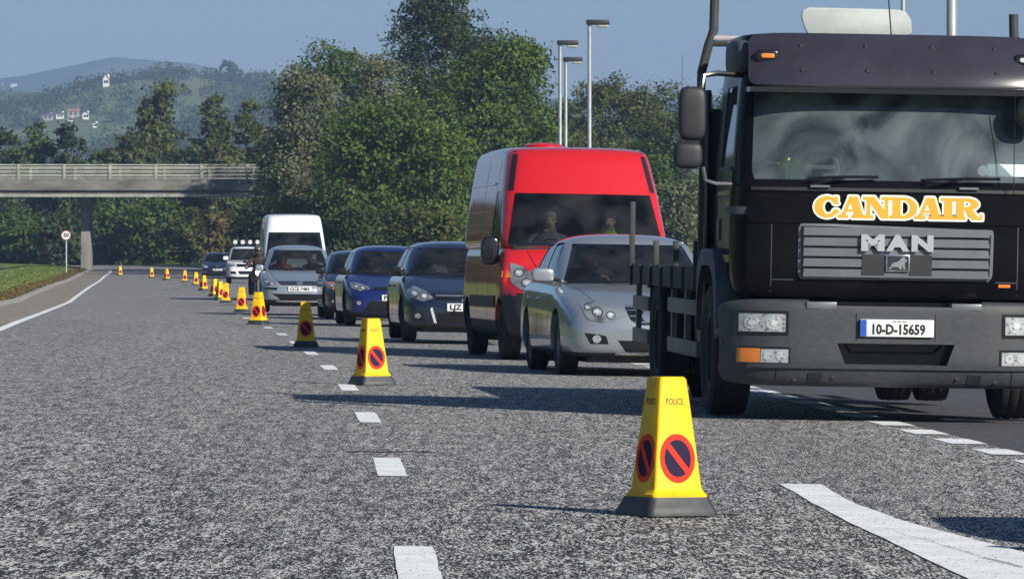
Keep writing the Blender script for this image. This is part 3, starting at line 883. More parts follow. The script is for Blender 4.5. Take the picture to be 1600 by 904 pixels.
# ------------------------------------------------------------------ bridge
BD = 366.0
def build_bridge():
    k = BD / FPX
    def X(px): return (px - 800) * k
    def Z(y): return CAM_H - (y - HOR) * k
    r = empty('road_bridge', (X(128), BD, prof(BD)))
    tag(r, 'grey concrete road bridge crossing the road on a slender pier', 'bridge')
    lx0, lx1 = X(-420) - X(128), X(520) - X(128); ox, oz = X(128), float(prof(BD))
    def z(y): return Z(y) - oz
    M['fascia'] = mat('weathered_concrete', (0.17, 0.165, 0.15), 0.9, vary=.4, scale=.5, bump=.2, stretch=(1, 1, 3))
    M['rail'] = mat('parapet_concrete', (0.34, 0.35, 0.30), 0.85, vary=.25, scale=1.2)
    sl = 0.006
    b = MB().box(lx0, lx1, 0, 9, z(305), z(284)); b.build('deck', M['fascia'], r)
    f = MB().box(lx0, lx1, -.25, 0.25, z(297.5), z(280.5), .03); f.build('fascia', M['fascia'], r)
    MB().box(lx0, lx1, -.12, .25, z(308), z(303.5), .02).build('girder_flange', M['rail'], r)
    MB().box(lx0, lx1, 8.75, 9.25, z(297.5), z(280.5), .03).build('fascia', M['fascia'], r)
    for y0, nm in ((-.15, 'parapet_rail'), (8.95, 'parapet_rail')):
        for yy, hgt in ((256.5, .10), (262.5, .07), (268.5, .07), (274.5, .07)):
            MB().box(lx0, lx1, y0, y0 + .06, z(yy) - hgt, z(yy), .0).build(nm, M['rail'], r)
        q = MB().box(lx0, lx1, y0 + .1, y0 + .14, z(279.5), z(259)); 
        # fine mesh infill behind the rails, built as thin slats
        q.bm.free(); q = MB(); zz = z(279)
        while zz < z(258.5):
            q.box(lx0, lx1, y0 + .09, y0 + .11, zz, zz + .025); zz += .055
        q.build('parapet_mesh', M['rail'], r, 30)
        px = -400
        while px < 520:
            MB().box(X(px) - ox - .09, X(px) - ox + .09, y0 - .04, y0 + .12, z(280), z(257) + .02, .01).build('parapet_post', M['rail'], r)
            px += 71.5
    pz = float(ground_z(X(128), BD + 3)) - oz
    pb = MB().box(-.34, .34, 3.0, 5.2, pz - .5, z(318), .05); pb.box(-.50, .50, 1.8, 6.4, z(318), z(305) - .002, .04)
    pb.build('pier', mat('pier_concrete', (0.24, 0.235, 0.215), .9, vary=.25, scale=1.2, bump=.2, stretch=(1, 1, .3)), r)
    return r
build_bridge()
# abutment bank on the far right under the clump
# ------------------------------------------------------------------ speed limit sign on the verge
M['galv'] = mat('galvanised_steel', (0.45, 0.47, 0.48), 0.45, 0.5, vary=.12, scale=3)
M['sign_white'] = mat('sign_white', (0.8, 0.8, 0.76), 0.4)
M['sign_red'] = mat('sign_red', (0.38, 0.10, 0.08), 0.4)
def round_sign(px, Y, yc, rad, label):
    p = at(px, Y); s = empty('speed_sign', p); tag(s, label, 'road sign')
    zc = CAM_H - (yc - HOR) * Y / FPX - p.z
    MB().tube([(0, 0, -.3), (0, 0, zc + rad * .6)], .055, 8).build('pole', M['galv'], s)
    pl = MB().lathe([(-.10, rad * .87), (-.07, rad * .87)], 32, 'Y', (0, 0, zc), False).build('sign_face', M['sign_white'], s)
    MB().lathe([(-.108, rad), (-.108, rad * .87), (-.066, rad * .87), (-.066, rad)], 32, 'Y', (0, 0, zc)).build('sign_rim', M['sign_red'], s)
    me = text_mesh('50', rad * 1.1, None, .003, .01); o = obj('sign_digits', me, M['ink'], pl); o.location = (0, -.104, zc)
    return s
round_sign(103.5, 318, 367.5, .30, 'small round white speed limit sign on a grey pole beside the bridge pier')

# ------------------------------------------------------------------ lamp posts
M['lamp_head'] = mat('lamp_head_paint', (0.03, 0.033, 0.04), 0.5)
M['diffuser'] = mat('lamp_bowl', (0.42, 0.42, 0.34), 0.3)
def lamp_post(px, ytop, Y, label, rad=.085, head=True):
    p = at(px, Y); h = CAM_H - (ytop - HOR) * Y / FPX - p.z
    s = empty('lamp_post', p); tag(s, label, 'lamp post', 'tall lamp posts along the slip road')
    MB().tube([(0, 0, -.3), (0, 0, 1.4), (0, 0, 1.45), (0, 0, h - .1)], rad * 1.15, 12, rad * .8).build('pole', M['galv'], s)
    hd = MB().box(-.12, .72, -.16, .16, h - .14, h + .04, .04).build('lamp_head', M['lamp_head'], s)
    MB().box(.28, .68, -.12, .12, h - .24, h - .12, .04).build('lamp_bowl', M['diffuser'], hd)
    return s
lamp_post(921, 33, 186, 'tallest and nearest of the three pale lamp posts above the red van')
lamp_post(875, 65, 202, 'left lamp post of the close pair above the red van')
lamp_post(884, 91, 220, 'lowest lamp post, just behind its neighbour on the left of the red van roof')
lamp_post(1487, -420, 81, 'thick grey lamp post rising behind the lorry cab, right of the roof panel', .095)
lamp_post(1411, -60, 158, 'thin distant lamp post barely showing above the roof panel of the lorry')

# ------------------------------------------------------------------ haze
hz = MB().box(-2600, 2600, -60, 7560, -3, 330).mesh('haze')
ho = obj('haze', hz, None); hz.materials.clear()
hm = bpy.data.materials.new('haze_air'); hm.use_nodes = True
n, l = hm.node_tree.nodes, hm.node_tree.links
n.remove(n["Principled BSDF"])
pv = n.new("ShaderNodeVolumePrincipled"); pv.inputs["Density"].default_value = 2.0e-4
pv.inputs["Color"].default_value = (0.42, 0.62, 1.0, 1)
pv.inputs["Anisotropy"].default_value = 0.0
l.new(pv.outputs[0], n["Material Output"].inputs["Volume"])
hz.materials.append(hm); ho['kind'] = 'stuff'; ho['label'] = 'thin blue autumn haze over the whole landscape'; ho['category'] = 'haze'
# ------------------------------------------------------------------ wheels
def wheel_parts(root, x, y, r, w, rimr, rim_m, spokes=7, dual=False):
    """tyre with tread shoulders, dished rim with spokes; the outer side faces sign(x)"""
    s = 1 if x > 0 else -1
    wroot = empty('wheel'); wroot.parent = root; wroot.location = (x, y, r)
    h = w / 2
    prof = [(-h * .75, rimr), (-h * .98, rimr + (r - rimr) * .35), (-h, rimr + (r - rimr) * .7), (-h * .86, r * .985), (-h * .6, r), (-h * .5, r * .985), (-h * .42, r), (-h * .08, r), (0, r * .985), (h * .08, r), (h * .42, r), (h * .5, r * .985), (h * .6, r), (h * .86, r * .985), (h, rimr + (r - rimr) * .7), (h * .98, rimr + (r - rimr) * .35), (h * .75, rimr)]
    MB().lathe(prof, 36).build('tyre', M['rubber'], wroot, 50)
    mb = MB()
    mb.lathe([(-h * .8, rimr * 1.0), (-h * .8, rimr * .9), (h * .8, rimr * .9), (h * .8, rimr * 1.0)], 32)
    mb.lathe([(s * h * .2 - .01, rimr * .22), (s * h * .2 + .03, rimr * .2)], 16, close=False)
    for k in range(spokes):
        a = 2 * math.pi * k / spokes
        Mx = Matrix.Rotation(a, 4, 'X')
        mb.box(s * h * .15 - .012, s * h * .15 + .018, -.032 * rimr / .2, .032 * rimr / .2, rimr * .15, rimr * .93, 0, Mx)
    mb.build('rim', rim_m, wroot, 40)
    MB().lathe([(s * -h * .1, rimr * .88), (s * -h * .1 + .02, rimr * .88)], 24, close=False).build('brake_disc', M['dark_plastic'], wroot, 40)
    return wroot

# ------------------------------------------------------------------ people
def skin_mesh(pts, edges, rad, sub=2, root=0):
    me = bpy.data.meshes.new('skin'); me.from_pydata([Vector(p) for p in pts], edges, [])
    o = bpy.data.objects.new('skin', me); COL.objects.link(o)
    md = o.modifiers.new('s', 'SKIN'); md.use_smooth_shade = True; md.branch_smoothing = .3
    if not me.skin_vertices: me.skin_vertices.new()
    for i, r in enumerate(rad):
        r = r if isinstance(r, tuple) else (r, r)
        me.skin_vertices[0].data[i].radius = r
    me.skin_vertices[0].data[root].use_root = True
    sb = o.modifiers.new('ss', 'SUBSURF'); sb.levels = sub; sb.render_levels = sub
    r = eval_mesh(o); bpy.data.objects.remove(o); r.materials.clear()
    return r

M['skin'] = mat('skin', (0.50, 0.31, 0.22), 0.55, vary=.08, scale=6)
def person(label, loc, rotz, jacket, trousers, hair, hands, lean=0.12, pose='car', sc=1.0, group=None, helmet=None, head_turn=0.0, foot_drop=0.0):
    """a seated figure; local -Y is forwards, origin at the seat. hands: two wrist targets (left-of-picture first)"""
    P, E, Rr = [], [], []
    def v(p, r, link_to=None):
        P.append(tuple(p)); Rr.append(r)
        if link_to is not None: E.append((link_to, len(P) - 1))
        return len(P) - 1
    pel = v((0, 0, .10), (.155, .12))
    belly = v((0, -.02 - lean * .3, .25), (.15, .115), pel)
    chest = v((0, -.02 - lean * .8, .42), (.17, .115), belly)
    neckb = v((0, -.0 - lean * 1.1, .545), (.085, .075), chest)
    neck = v((0, -.02 - lean * 1.2, .61), (.055, .055), neckb)
    jaw = v((0, -.055 - lean * 1.3, .68), (.062, .07), neck)
    skull = v((0, -.035 - lean * 1.3, .765), (.076, .092), jaw)
    crown = v((0, -.02 - lean * 1.3, .835), (.055, .065), skull)
    nose = v((0, -.145 - lean * 1.3, .715), (.011, .012), jaw)
    arms = []
    for s, hnd in zip((-1, 1), hands):
        sh = v((s * .19, -.0 - lean, .50), (.062, .062), neckb)
        hv = Vector(hnd); shv = Vector(P[sh])
        mid = (shv + hv) / 2; dist = (hv - shv).length
        drop = math.sqrt(max(.0, .275 ** 2 - (dist / 2) ** 2)) if dist < .55 else .02
        el = v(mid + Vector((s * drop * .5, 0, -drop * .85)), (.046, .046), sh)
        wr = v(hv, (.028, .025), el)
        dr = (hv - Vector(P[el])).normalized(); side = dr.cross(Vector((0, 0, 1))).normalized() * s; dn = side.cross(dr).normalized()
        if dn.z > 0: dn = -dn
        pm = v(hv + dr * .06, (.040, .020), wr)
        for k, ln in enumerate((.036, .042, .038, .030)):
            off = side * (.024 - .016 * k)
            a = v(hv + dr * .10 + off, .0095, pm)
            b = v(hv + dr * (.10 + ln) + off + dn * .018, .0085, a)
            c = v(hv + dr * (.10 + ln * .9) + off + dn * .045, .0075, b)
        t1 = v(hv + dr * .045 + side * .045 + dn * .005, .011, pm)
        t2 = v(hv + dr * .080 + side * .055 + dn * .030, .009, t1)
        arms.append((sh, el, wr))
    legs = []
    for s in (-1, 1):
        hp = v((s * .09, -.03, .085), (.095, .09), pel)
        kz = .16 if pose == 'car' else .05
        kn = v((s * (.13 if pose == 'car' else .21), -.44, kz), (.062, .062), hp)
        cf = v((s * (.13 if pose == 'car' else .22), -.50 if pose == 'car' else -.30, kz - .24), (.052, .054), kn)
        an = v((s * (.13 if pose == 'car' else .22), -.58 if pose == 'car' else -.12, kz - .42 - foot_drop), (.038, .042), cf)
        to = v((s * .14 if pose == 'car' else s * .22, -.76 if pose == 'car' else -.30, kz - .45 - foot_drop), (.036, .028), an)
        legs.append((hp, kn, cf, an, to))
    me = skin_mesh(P, E, Rr)
    body = obj('person', me, M['skin']); body.location = loc; body.rotation_euler = (0, 0, rotz); body.scale = (sc, sc, sc)
    tag(body, label, 'person', group)
    # clothes: the body's own surface round the clothed limbs, lifted off the skin
    jb = {(pel, belly), (belly, chest), (chest, neckb)} | {(neckb, sh) for sh, el, wr in arms} | {(sh, el) for sh, el, wr in arms} | {(el, wr) for sh, el, wr in arms}
    tb = {(pel, hp) for hp, kn, cf, an, to in legs} | {(hp, kn) for hp, kn, cf, an, to in legs} | {(kn, cf) for hp, kn, cf, an, to in legs} | {(cf, an) for hp, kn, cf, an, to in legs}
    PP = np.array(P); A0 = PP[[e[0] for e in E]]; B0 = PP[[e[1] for e in E]]; D0 = B0 - A0; L2 = (D0 ** 2).sum(1)
    rr_ = np.array([max(Rr[e[0]][0] if isinstance(Rr[e[0]], tuple) else Rr[e[0]], Rr[e[1]][0] if isinstance(Rr[e[1]], tuple) else Rr[e[1]]) for e in E])
    def near_bone(c):
        t = np.clip(((c - A0) * D0).sum(1) / L2, 0, 1)
        return E[int(np.argmin(np.linalg.norm(c - (A0 + D0 * t[:, None]), axis=1) - rr_ * .8))]
    own = [near_bone(np.array(f.center)) for f in me.polygons]
    def cloth(nm, bones, lift, m):
        fs = [f for f, o_ in zip(me.polygons, own) if o_ in bones]
        ids = {}; V = []; F = []
        for f in fs:
            for i in f.vertices:
                if i not in ids: ids[i] = len(V); V.append(me.vertices[i].co + me.vertices[i].normal * lift)
            F.append([ids[i] for i in f.vertices])
        cm = bpy.data.meshes.new(nm); cm.from_pydata(V, [], F); cm.update()
        obj(nm, cm, m, body, 80)
    cloth('jacket', jb, .016, jacket); cloth('trousers', tb, .013, trousers)
    for hp, kn, cf, an, to in legs:
        obj('shoe', skin_mesh([P[an], P[to]], [(0, 1)], [(.05, .05), (.045, .036)]), M['black'], body)
    hy = -.035 - lean * 1.3
    if helmet:
        mb = MB(); r = bmesh.ops.create_uvsphere(mb.bm, u_segments=24, v_segments=16, radius=1)
        bmesh.ops.transform(mb.bm, verts=r['verts'], matrix=Matrix.Translation((0, hy, .755)) @ Matrix.Diagonal((.135, .16, .155, 1)))
        he = mb.build('helmet', helmet, body, 60)
        b2 = bvh_of(he.data)
        obj('visor', decal(b2, [(-.10, .73), (.10, .73), (.11, .77), (.09, .80), (-.09, .80), (-.11, .77)], off=.006), M['black'], he)
    else:
        mb = MB(); r = bmesh.ops.create_uvsphere(mb.bm, u_segments=20, v_segments=14, radius=1)
        bmesh.ops.transform(mb.bm, verts=r['verts'], matrix=Matrix.Translation((0, hy + .022, .795)) @ Matrix.Rotation(R(-18), 4, 'X') @ Matrix.Diagonal((.088, .105, .085, 1)))
        mb.build('hair', hair, body, 60)
        for s in (-1, 1):
            mb = MB(); r = bmesh.ops.create_uvsphere(mb.bm, u_segments=8, v_segments=6, radius=.011)
            bmesh.ops.transform(mb.bm, verts=r['verts'], matrix=Matrix.Translation((s * .03, hy - .082, .748)))
            mb.build('eye', M['ink'], body, 60)
            mb = MB(); r = bmesh.ops.create_uvsphere(mb.bm, u_segments=8, v_segments=6, radius=1)
            bmesh.ops.transform(mb.bm, verts=r['verts'], matrix=Matrix.Translation((s * .077, hy + .01, .73)) @ Matrix.Diagonal((.012, .018, .03, 1)))
            mb.build('ear', M['skin'], body, 60)
        MB().box(-.022, .022, hy - .098, hy - .085, .678, .686).build('mouth', mat('lips', (.35, .13, .11), .6), body)
    return body

# ------------------------------------------------------------------ cars
M['smoky_lamp'] = lamp_mat('smoky_lamp', (0.30, 0.32, 0.34), 7)
def make_car(name, label, cat, S, paint, group):
    root = empty(name); tag(root, label, cat, group)
    L, W, H = S['L'], S['W'], S['H']; zb = S['zbot']
    ys, zs = np.array(S['top']).T
    bow, wl = S.get('bow', .20), S.get('front_fade', .55)
    lean = S.get('lean', .12)
    def lower(a, b, c):
        y = (b + 1) / 2 * L
        zt = pchip(ys, zs, np.clip(y, ys[0], ys[-1])) - .035 * np.abs(a) ** 4
        t = (c + 1) / 2; z = zb + (zt - zb) * t
        Ff = np.exp(-np.clip(y / wl, 0, 9) ** 2.0); Fr = np.exp(-np.clip((L - y) / wl, 0, 9) ** 2.0)
        wf = 1 - .045 * np.clip((t - .55) / .45, 0, 1) ** 2 - .05 * np.clip((.30 - t) / .30, 0, 1) ** 2
        x = a * W / 2 * wf * (1 - .05 * Ff)
        y = y + Ff * (bow * np.abs(a) ** 2.6 + lean * np.clip((z - .48) / .32, 0, 1.5) ** 1.6 + .05 * np.clip((.38 - z) / .2, 0, 1) ** 2)
        y = y - Fr * (bow * .6 * np.abs(a) ** 2.6 + lean * .6 * np.clip((z - .55) / .3, 0, 1.5) ** 1.6)
        return x, y, z
    G = S['gh']       # belt z, windscreen base y, roof front y, roof rear y, rear base y, width at belt, width at roof
    zg, y0b, y0t, y1t, y1b, Wb, Wt = G
    def green(a, b, c):
        t = (c + 1) / 2; tt = np.clip(t, 0, 1)
        y0 = y0b + (y0t - y0b) * t ** 1.0; y1 = y1b + (y1t - y1b) * tt ** 1.5
        z = zg - .05 + (H - zg + .05) * t - S.get('crown', .055) * np.abs(a) ** 2.5 * tt ** 2 - .035 * np.abs(b) ** 2 * tt ** 3
        y = y0 + (y1 - y0) * (b + 1) / 2 + .13 * np.abs(a) ** 2.2 * np.exp(-((b + 1) / .25) ** 2)
        x = a * (Wb + (Wt - Wb) * tt ** 1.35) / 2
        return x, y, z
    me_l = rbox((24, 60, 20), S.get('p', 13), lower)
    me_g = rbox((18, 30, 14), S.get('pg', 8), green)
    bl, bg_ = bvh_of(me_l), bvh_of(me_g)
    def green_in(a, b, c):
        b = b * .955; a = a * .93
        c = np.where(c > 0, c * .90, c * 1.0)
        return green(a, b, c)
    inner = rbox((10, 16, 8), S.get('pg', 8), green_in)
    # wells and arches
    arches = []
    wr, (wy0, wy1), tw = S['wheel'], S['axles'], S.get('tyre_w', .20)
    for wy in (wy0, wy1):
        for s in (-1, 1):
            arches.append(MB().lathe([(min(s * (W / 2 - .27), s * (W / 2 + .1)), wr + .055), (max(s * (W / 2 - .27), s * (W / 2 + .1)), wr + .055)], 40, 'X', (0, wy, wr - .0), False).mesh())
    well = MB().box(-Wb / 2 + .10, Wb / 2 - .10, y0b + S.get('dash', .5), y1b - .25, .34, 2.2).mesh()
    body = bool_diff(me_l, arches + [well])
    body.materials.append(paint); body.materials.append(M['dark_plastic'])
    skirt = S.get('skirt', zb + .06)
    for f in body.polygons:
        c = f.center
        dark = (c.z < skirt) or f.normal.z < -.8 or c.z < S.get('bumper_dark', -1) and (c.y < .9 or c.y > L - .8)
        for wy in (wy0, wy1):
            if math.hypot(c.y - wy, c.z - wr) < wr + .05 and abs(c.x) < W / 2 - .012: dark = True
        if abs(c.x) < Wb / 2 - .09 and y0b + .3 < c.y < y1b - .2 and c.z > .3 and c.z < zg - .03: dark = True
        f.material_index = 1 if dark else 0
    obj('body', body, [], root, 38)
    # windows
    xb, xt = S.get('screen', (Wb / 2 - .10, Wt / 2 - .07))
    zlo, zhi = zg + .01, H - S.get('header', .115)
    scr = [(-xb, zlo), (xb, zlo), (xb * .995, zlo + .05), (xt, zhi), (-xt, zhi), (-xb * .995, zlo + .05)]
    cut = [inner, MB().prism(scr, 'Y', -3, (y0t + y1t) / 2 - .1).mesh()]
    rs = [(-xb * .95, zlo + .08), (xb * .95, zlo + .08), (xt * .96, zhi - .02), (-xt * .96, zhi - .02)]
    if not S.get('van'): cut.append(MB().prism(rs, 'Y', (y0t + y1t) / 2 + .1, L + 3).mesh())
    for sw in S['side_windows']: cut.append(MB().prism(sw, 'X', -3, 3).mesh())
    cab = bool_diff(me_g, cut)
    cab.materials.append(S.get('roof_m', paint)); cab.materials.append(M['dark_plastic'])
    for f in cab.polygons:
        c = f.center
        # faces of the inner skin are trim
        h = bg_.find_nearest(c)
        f.material_index = 1 if (h[3] is not None and h[3] > .012) or c.z < zg - .03 else 0
    obj('cabin_shell', cab, [], root, 38)
    ws = obj('windscreen', decal(bg_, scr, off=-.006, rows=14, cols=20, depth=.006), S.get('glass', M['glass_screen']), root, 50)
    if S.get('van'): obj('bulkhead', soft_box(-Wb / 2 + .14, Wb / 2 - .14, 2.20, 2.26, .5, H - .14, p=8), M['interior'], root, 50)
    else: obj('rear_window', decal(bg_, rs, '+Y', off=-.006, rows=10, cols=14, depth=.006), M['glass'], root, 50)
    for sw in S['side_windows']:
        for s in (-1, 1):
            obj('side_window', decal(bg_, sw, 'X', off=-.006, rows=8, cols=14, depth=.006, side=s), M['glass'], root, 50)
    # black frit band round the screen
    for pz in ([(-xb, zlo), (xb, zlo), (xb * .99, zlo + .045), (-xb * .99, zlo + .045)], ):
        obj('screen_edge', decal(bg_, pz, off=.001, rows=2, cols=16, depth=.004), M['black'], ws, 50)
    # inside
    obj('dashboard', soft_box(-Wb / 2 + .12, Wb / 2 - .12, y0b + .12, y0b + S.get('dash', .5) + .12, zg - .16, zg + .03), M['interior'], root, 50)
    sy = S.get('seat_y', y0b + 1.15); sz = S.get('seat_z', .50)
    for s in (-1, 1):
        st = empty('seat'); st.parent = root; st.location = (s * .36, sy, sz)
        obj('cushion', soft_box(-.25, .25, -.30, .24, -.14, .02), M['seat'], st, 50)
        bk = obj('backrest', soft_box(-.25, .25, .17, .30, -.05, .60), M['seat'], st, 50)
        obj('headrest', soft_box(-.13, .13, .21, .30, .62, .80), M['seat'], st, 50)
    swm = MB().lathe([(-.012, .185), (0, .197), (.012, .185), (0, .173)], 28, 'Y')
    swm.box(-.17, .17, -.008, .008, -.018, .018); swm.box(-.018, .018, -.008, .008, -.17, 0)
    sw_ = swm.build('steering_wheel', M['interior'], root); sw_.location = (-.36, sy - .52, sz + .36); sw_.rotation_euler = (R(-22), 0, 0)
    for s in (-1, 1):
        o = obj('sun_visor', soft_box(-.17, .17, -.01, .01, -.055, .055, n=(4, 2, 4)), S.get('visor_m', M['seat']), root, 50)
        o.location = (s * .34, y0t + .10, H - .17); o.rotation_euler = (R(35), 0, 0)
    o = obj('rear_view_mirror', soft_box(-.11, .11, -.01, .02, -.032, .032, n=(4, 2, 4)), M['black'], root, 50); o.location = (0, y0t + .02, H - .20)
    # bonnet gaps and bumper seam
    bz = S.get('bonnet', (.50, .72, .66, zg - .02))
    for s in (-1, 1):
        obj('bonnet_gap', decal(bl, [(s * bz[0] - .004, bz[1]), (s * bz[0] + .006, bz[1]), (s * bz[2] + .005, bz[3]), (s * bz[2] - .006, bz[3])], off=.0015, rows=24, cols=1, depth=.004), M['black'], root, 60)
        xs_ = S.get('seam', (.30, .82, .545))
        obj('bumper_seam', decal(bl, [(s * xs_[0], xs_[2] - .003), (s * xs_[1], xs_[2] + .018), (s * xs_[1], xs_[2] + .025), (s * xs_[0], xs_[2] + .003)], off=.0015, rows=2, cols=16, depth=.004), M['black'], root, 60)
    # front furniture
    def both(nm, poly, m, bv=bl, off=.006, parent=None, rows=8, cols=10, depth=.025):
        r_ = []
        for P_ in (poly, mirror_poly(poly)):
            r_.append(obj(nm, decal(bv, P_, off=off, rows=rows, cols=cols, depth=depth), m, parent or root, 50))
        return r_
    hl = both('headlight', S['headlight'], S.get('lamp_m', M['smoky_lamp']), off=.010)
    for (cx, cz, r_) in S.get('lamp_rings', []):
        for h_, s in zip(hl, (1, -1)):
            obj('lamp_surround', decal(bl, ellipse(s * cx, cz, r_, r_ * .9), off=.0125, rows=10, cols=8, depth=.003), M['lamp_bowl'], h_, 50)
            obj('lamp_reflector', decal(bl, ellipse(s * cx, cz, r_ * .78, r_ * .70), off=.0155, rows=8, cols=8, depth=.003), M['lamp'], h_, 50)
            obj('bulb_hood', decal(bl, ellipse(s * cx - .004, cz + .004, r_ * .42, r_ * .34), off=.0185, rows=6, cols=6, depth=.003), M['lamp_white'], h_, 50)
    if 'amber' in S:
        for h_, P_ in zip(hl, (S['amber'], mirror_poly(S['amber']))): obj('indicator', decal(bl, P_, off=.0145, depth=.003), M['amber'], h_, 50)
    for gp in S.get('grilles', []):
        gr = obj('grille', decal(bl, gp, off=.005, rows=8, cols=20, depth=.02), M['black'], root, 50)
        zz0, zz1 = min(p[1] for p in gp), max(p[1] for p in gp)
        ns = max(1, int((zz1 - zz0) / .045))
        if S.get('bars', True):
            for k in range(ns):
                z = zz0 + (k + .5) * (zz1 - zz0) / ns
                xs = [ax + (bx - ax) * (z - az) / (bz - az) for (ax, az), (bx, bz) in zip(gp, gp[1:] + gp[:1]) if (az - z) * (bz - z) <= 0 and az != bz]
                w_ = max(xs) * .96
                obj('grille_bar', decal(bl, [(-w_, z - .006), (w_, z - .006), (w_, z + .006), (-w_, z + .006)], off=.009, rows=1, cols=16, depth=.006), S.get('bar_m', M['dark_plastic']), gr, 50)
    for gp in S.get('grille_frames', []): obj('grille_frame', decal(bl, gp, off=.008, rows=3, cols=18, depth=.012), M['chrome'], root, 50)
    for ip in S.get('intakes', []): obj('bumper_intake', decal(bl, ip, off=.003, rows=6, cols=20, depth=.02), M['black'], root, 50)
    for bp in S.get('side_intakes', []): both('side_intake', bp, M['black'], off=.004)
    for (fx, fz, fr) in S.get('fogs', []):
        for s in (-1, 1): obj('fog_lamp', decal(bl, ellipse(s * fx, fz, fr, fr), off=.009, rows=8, cols=8, depth=.01), M['lamp'], root, 50)
    for (bp, m_) in S.get('trims', []): obj('bumper_trim', decal(bl, bp, off=.010, rows=3, cols=18, depth=.02), m_, root, 50)
    for (bp, m_) in S.get('side_trims', []): both('bumper_blade', bp, m_, off=.012)
    if 'badge' in S:
        z, r_ = S['badge']; obj('badge', decal(bl, ellipse(0, z, r_ * 1.3, r_), off=.016, rows=8, cols=8, depth=.01), M['chrome'], root, 50)
    if 'plate' in S:
        z, txt = S['plate']; h = bl.ray_cast(Vector((0, -5, z)), Vector((0, 1, 0)))[0]
        pl = MB().box(-.26, .26, -.010, .012, -.056, .056, .004).build('number_plate', M['white_plate'], root); pl.location = (0, h.y - .012, z)
        t = obj('plate_text', text_mesh(txt, .105, .44, .001, .004), M['ink'], pl); t.location = (0, -.0115, 0)
    # bonnet shut lines and wipers
    for s in (-1, 1):
        w_ = MB().tube([(s * .02 - .30, y0b + .05, zg + .02), (s * .02 + .24, y0b + .12 * 1, zg + .045)], .009, 6)
        w_.build('wiper', M['black'], root)
    # door shut lines, handles
    for yy in S.get('doors', []):
        for s in (-1, 1):
            obj('door_gap', decal(bl, [(yy - .004, zb + .12), (yy + .004, zb + .12), (yy + .004, zg - .06), (yy - .004, zg - .06)], 'X', off=.0015, rows=12, cols=1, depth=.003, side=s), M['black'], root, 60)
    for yy in S.get('handles', []):
        for s in (-1, 1):
            h = bl.ray_cast(Vector((s * 4, yy, zg - .14)), Vector((-s, 0, 0)))[0]
            o = obj('door_handle', soft_box(-.02, .02, -.10, .10, -.014, .014, n=(4, 6, 3)), S.get('handle_m', paint), root, 50); o.location = (h.x + s * .012, yy, zg - .14)
    # door mirrors
    my, mz, mw, mh = S['mirror']
    for s in (-1, 1):
        hx = s * (Wb / 2 - .05)
        mm = obj('door_mirror', soft_box(-mw / 2, mw / 2, -.05, .06, -mh / 2, mh / 2, p=4), S.get('mirror_m', paint), root, 60); mm.location = (hx + s * (mw / 2 + .04), my, mz)
        obj('mirror_glass', soft_box(-mw * .42, mw * .42, .055, .066, -mh * .40, mh * .40, n=(4, 2, 4)), M['mirror'], mm, 60)
        MB().box(min(0, -s * (mw / 2 + .09)), max(0, -s * (mw / 2 + .09)), -.02, .03, -mh * .42, -mh * .15, .006).build('mirror_arm', M['black'], mm)
    for wy in (wy0, wy1):
        for s in (-1, 1): wheel_parts(root, s * (W / 2 - tw / 2 - .035), wy, wr, tw, wr * S.get('rimf', .66), S.get('rim_m', M['rim']), S.get('spokes', 7))
    # underside
    MB().box(-W / 2 + .28, W / 2 - .28, .25, L - .3, zb - .05, zb + .08).build('underbody', M['dark_plastic'], root)
    # tail lamps
    for s in (-1, 1):
        P_ = [(s * (W / 2 - .32), zg - .35), (s * (W / 2 - .06), zg - .35), (s * (W / 2 - .08), zg - .12), (s * (W / 2 - .30), zg - .12)]
        obj('tail_light', decal(bl, P_, '+Y', off=.008), M['tail'], root, 50)
    return root, S

def place(root, px, Y, yaw, zadj=0.0):
    X = (px - 800) * Y / FPX; o = X - float(xc(Y))
    fade = float(np.interp(Y, [90, 160], [1, 0]))
    root.location = (X, Y, float(road_z(o, Y)) + zadj)
    slope = float((prof(Y + 3) - prof(Y)) / 3)
    root.rotation_euler = (slope, R(1.0) * fade, R(yaw))

M['lamp_bowl'] = mat('lamp_bowl', (0.05, 0.055, 0.06), 0.2, 0.3, coat=1)
M['tail'] = mat('tail_lamp_red', (0.35, 0.01, 0.01), 0.2, coat=1)
def car_paint(name, c, metal=0.5, rough=0.35, coat=1.0):
    m = mat(name, c, rough, metal, coat)
    return m
P_silver = car_paint('silver_paint', (0.38, 0.415, 0.44), .55, .28)
P_silver2 = car_paint('ice_silver_paint', (0.36, 0.42, 0.48), .5, .32)
P_navy = car_paint('navy_paint', (0.016, 0.026, 0.055), .3, .3)
P_blue = car_paint('blue_paint', (0.014, 0.024, 0.15), .3, .28)
P_teal = car_paint('dark_teal_paint', (0.02, 0.035, 0.05), .3, .3)
P_white = car_paint('white_paint', (0.78, 0.80, 0.82), .0, .35)
P_red = car_paint('red_paint', (0.56, 0.010, 0.014), .0, .38)
P_midnight = car_paint('midnight_paint', (0.015, 0.02, 0.06), .3, .3)
M['pale_visor'] = mat('pale_visor_cloth', (0.45, 0.47, 0.42), 0.9)
CARS = 'cars queueing in the right-hand lane'
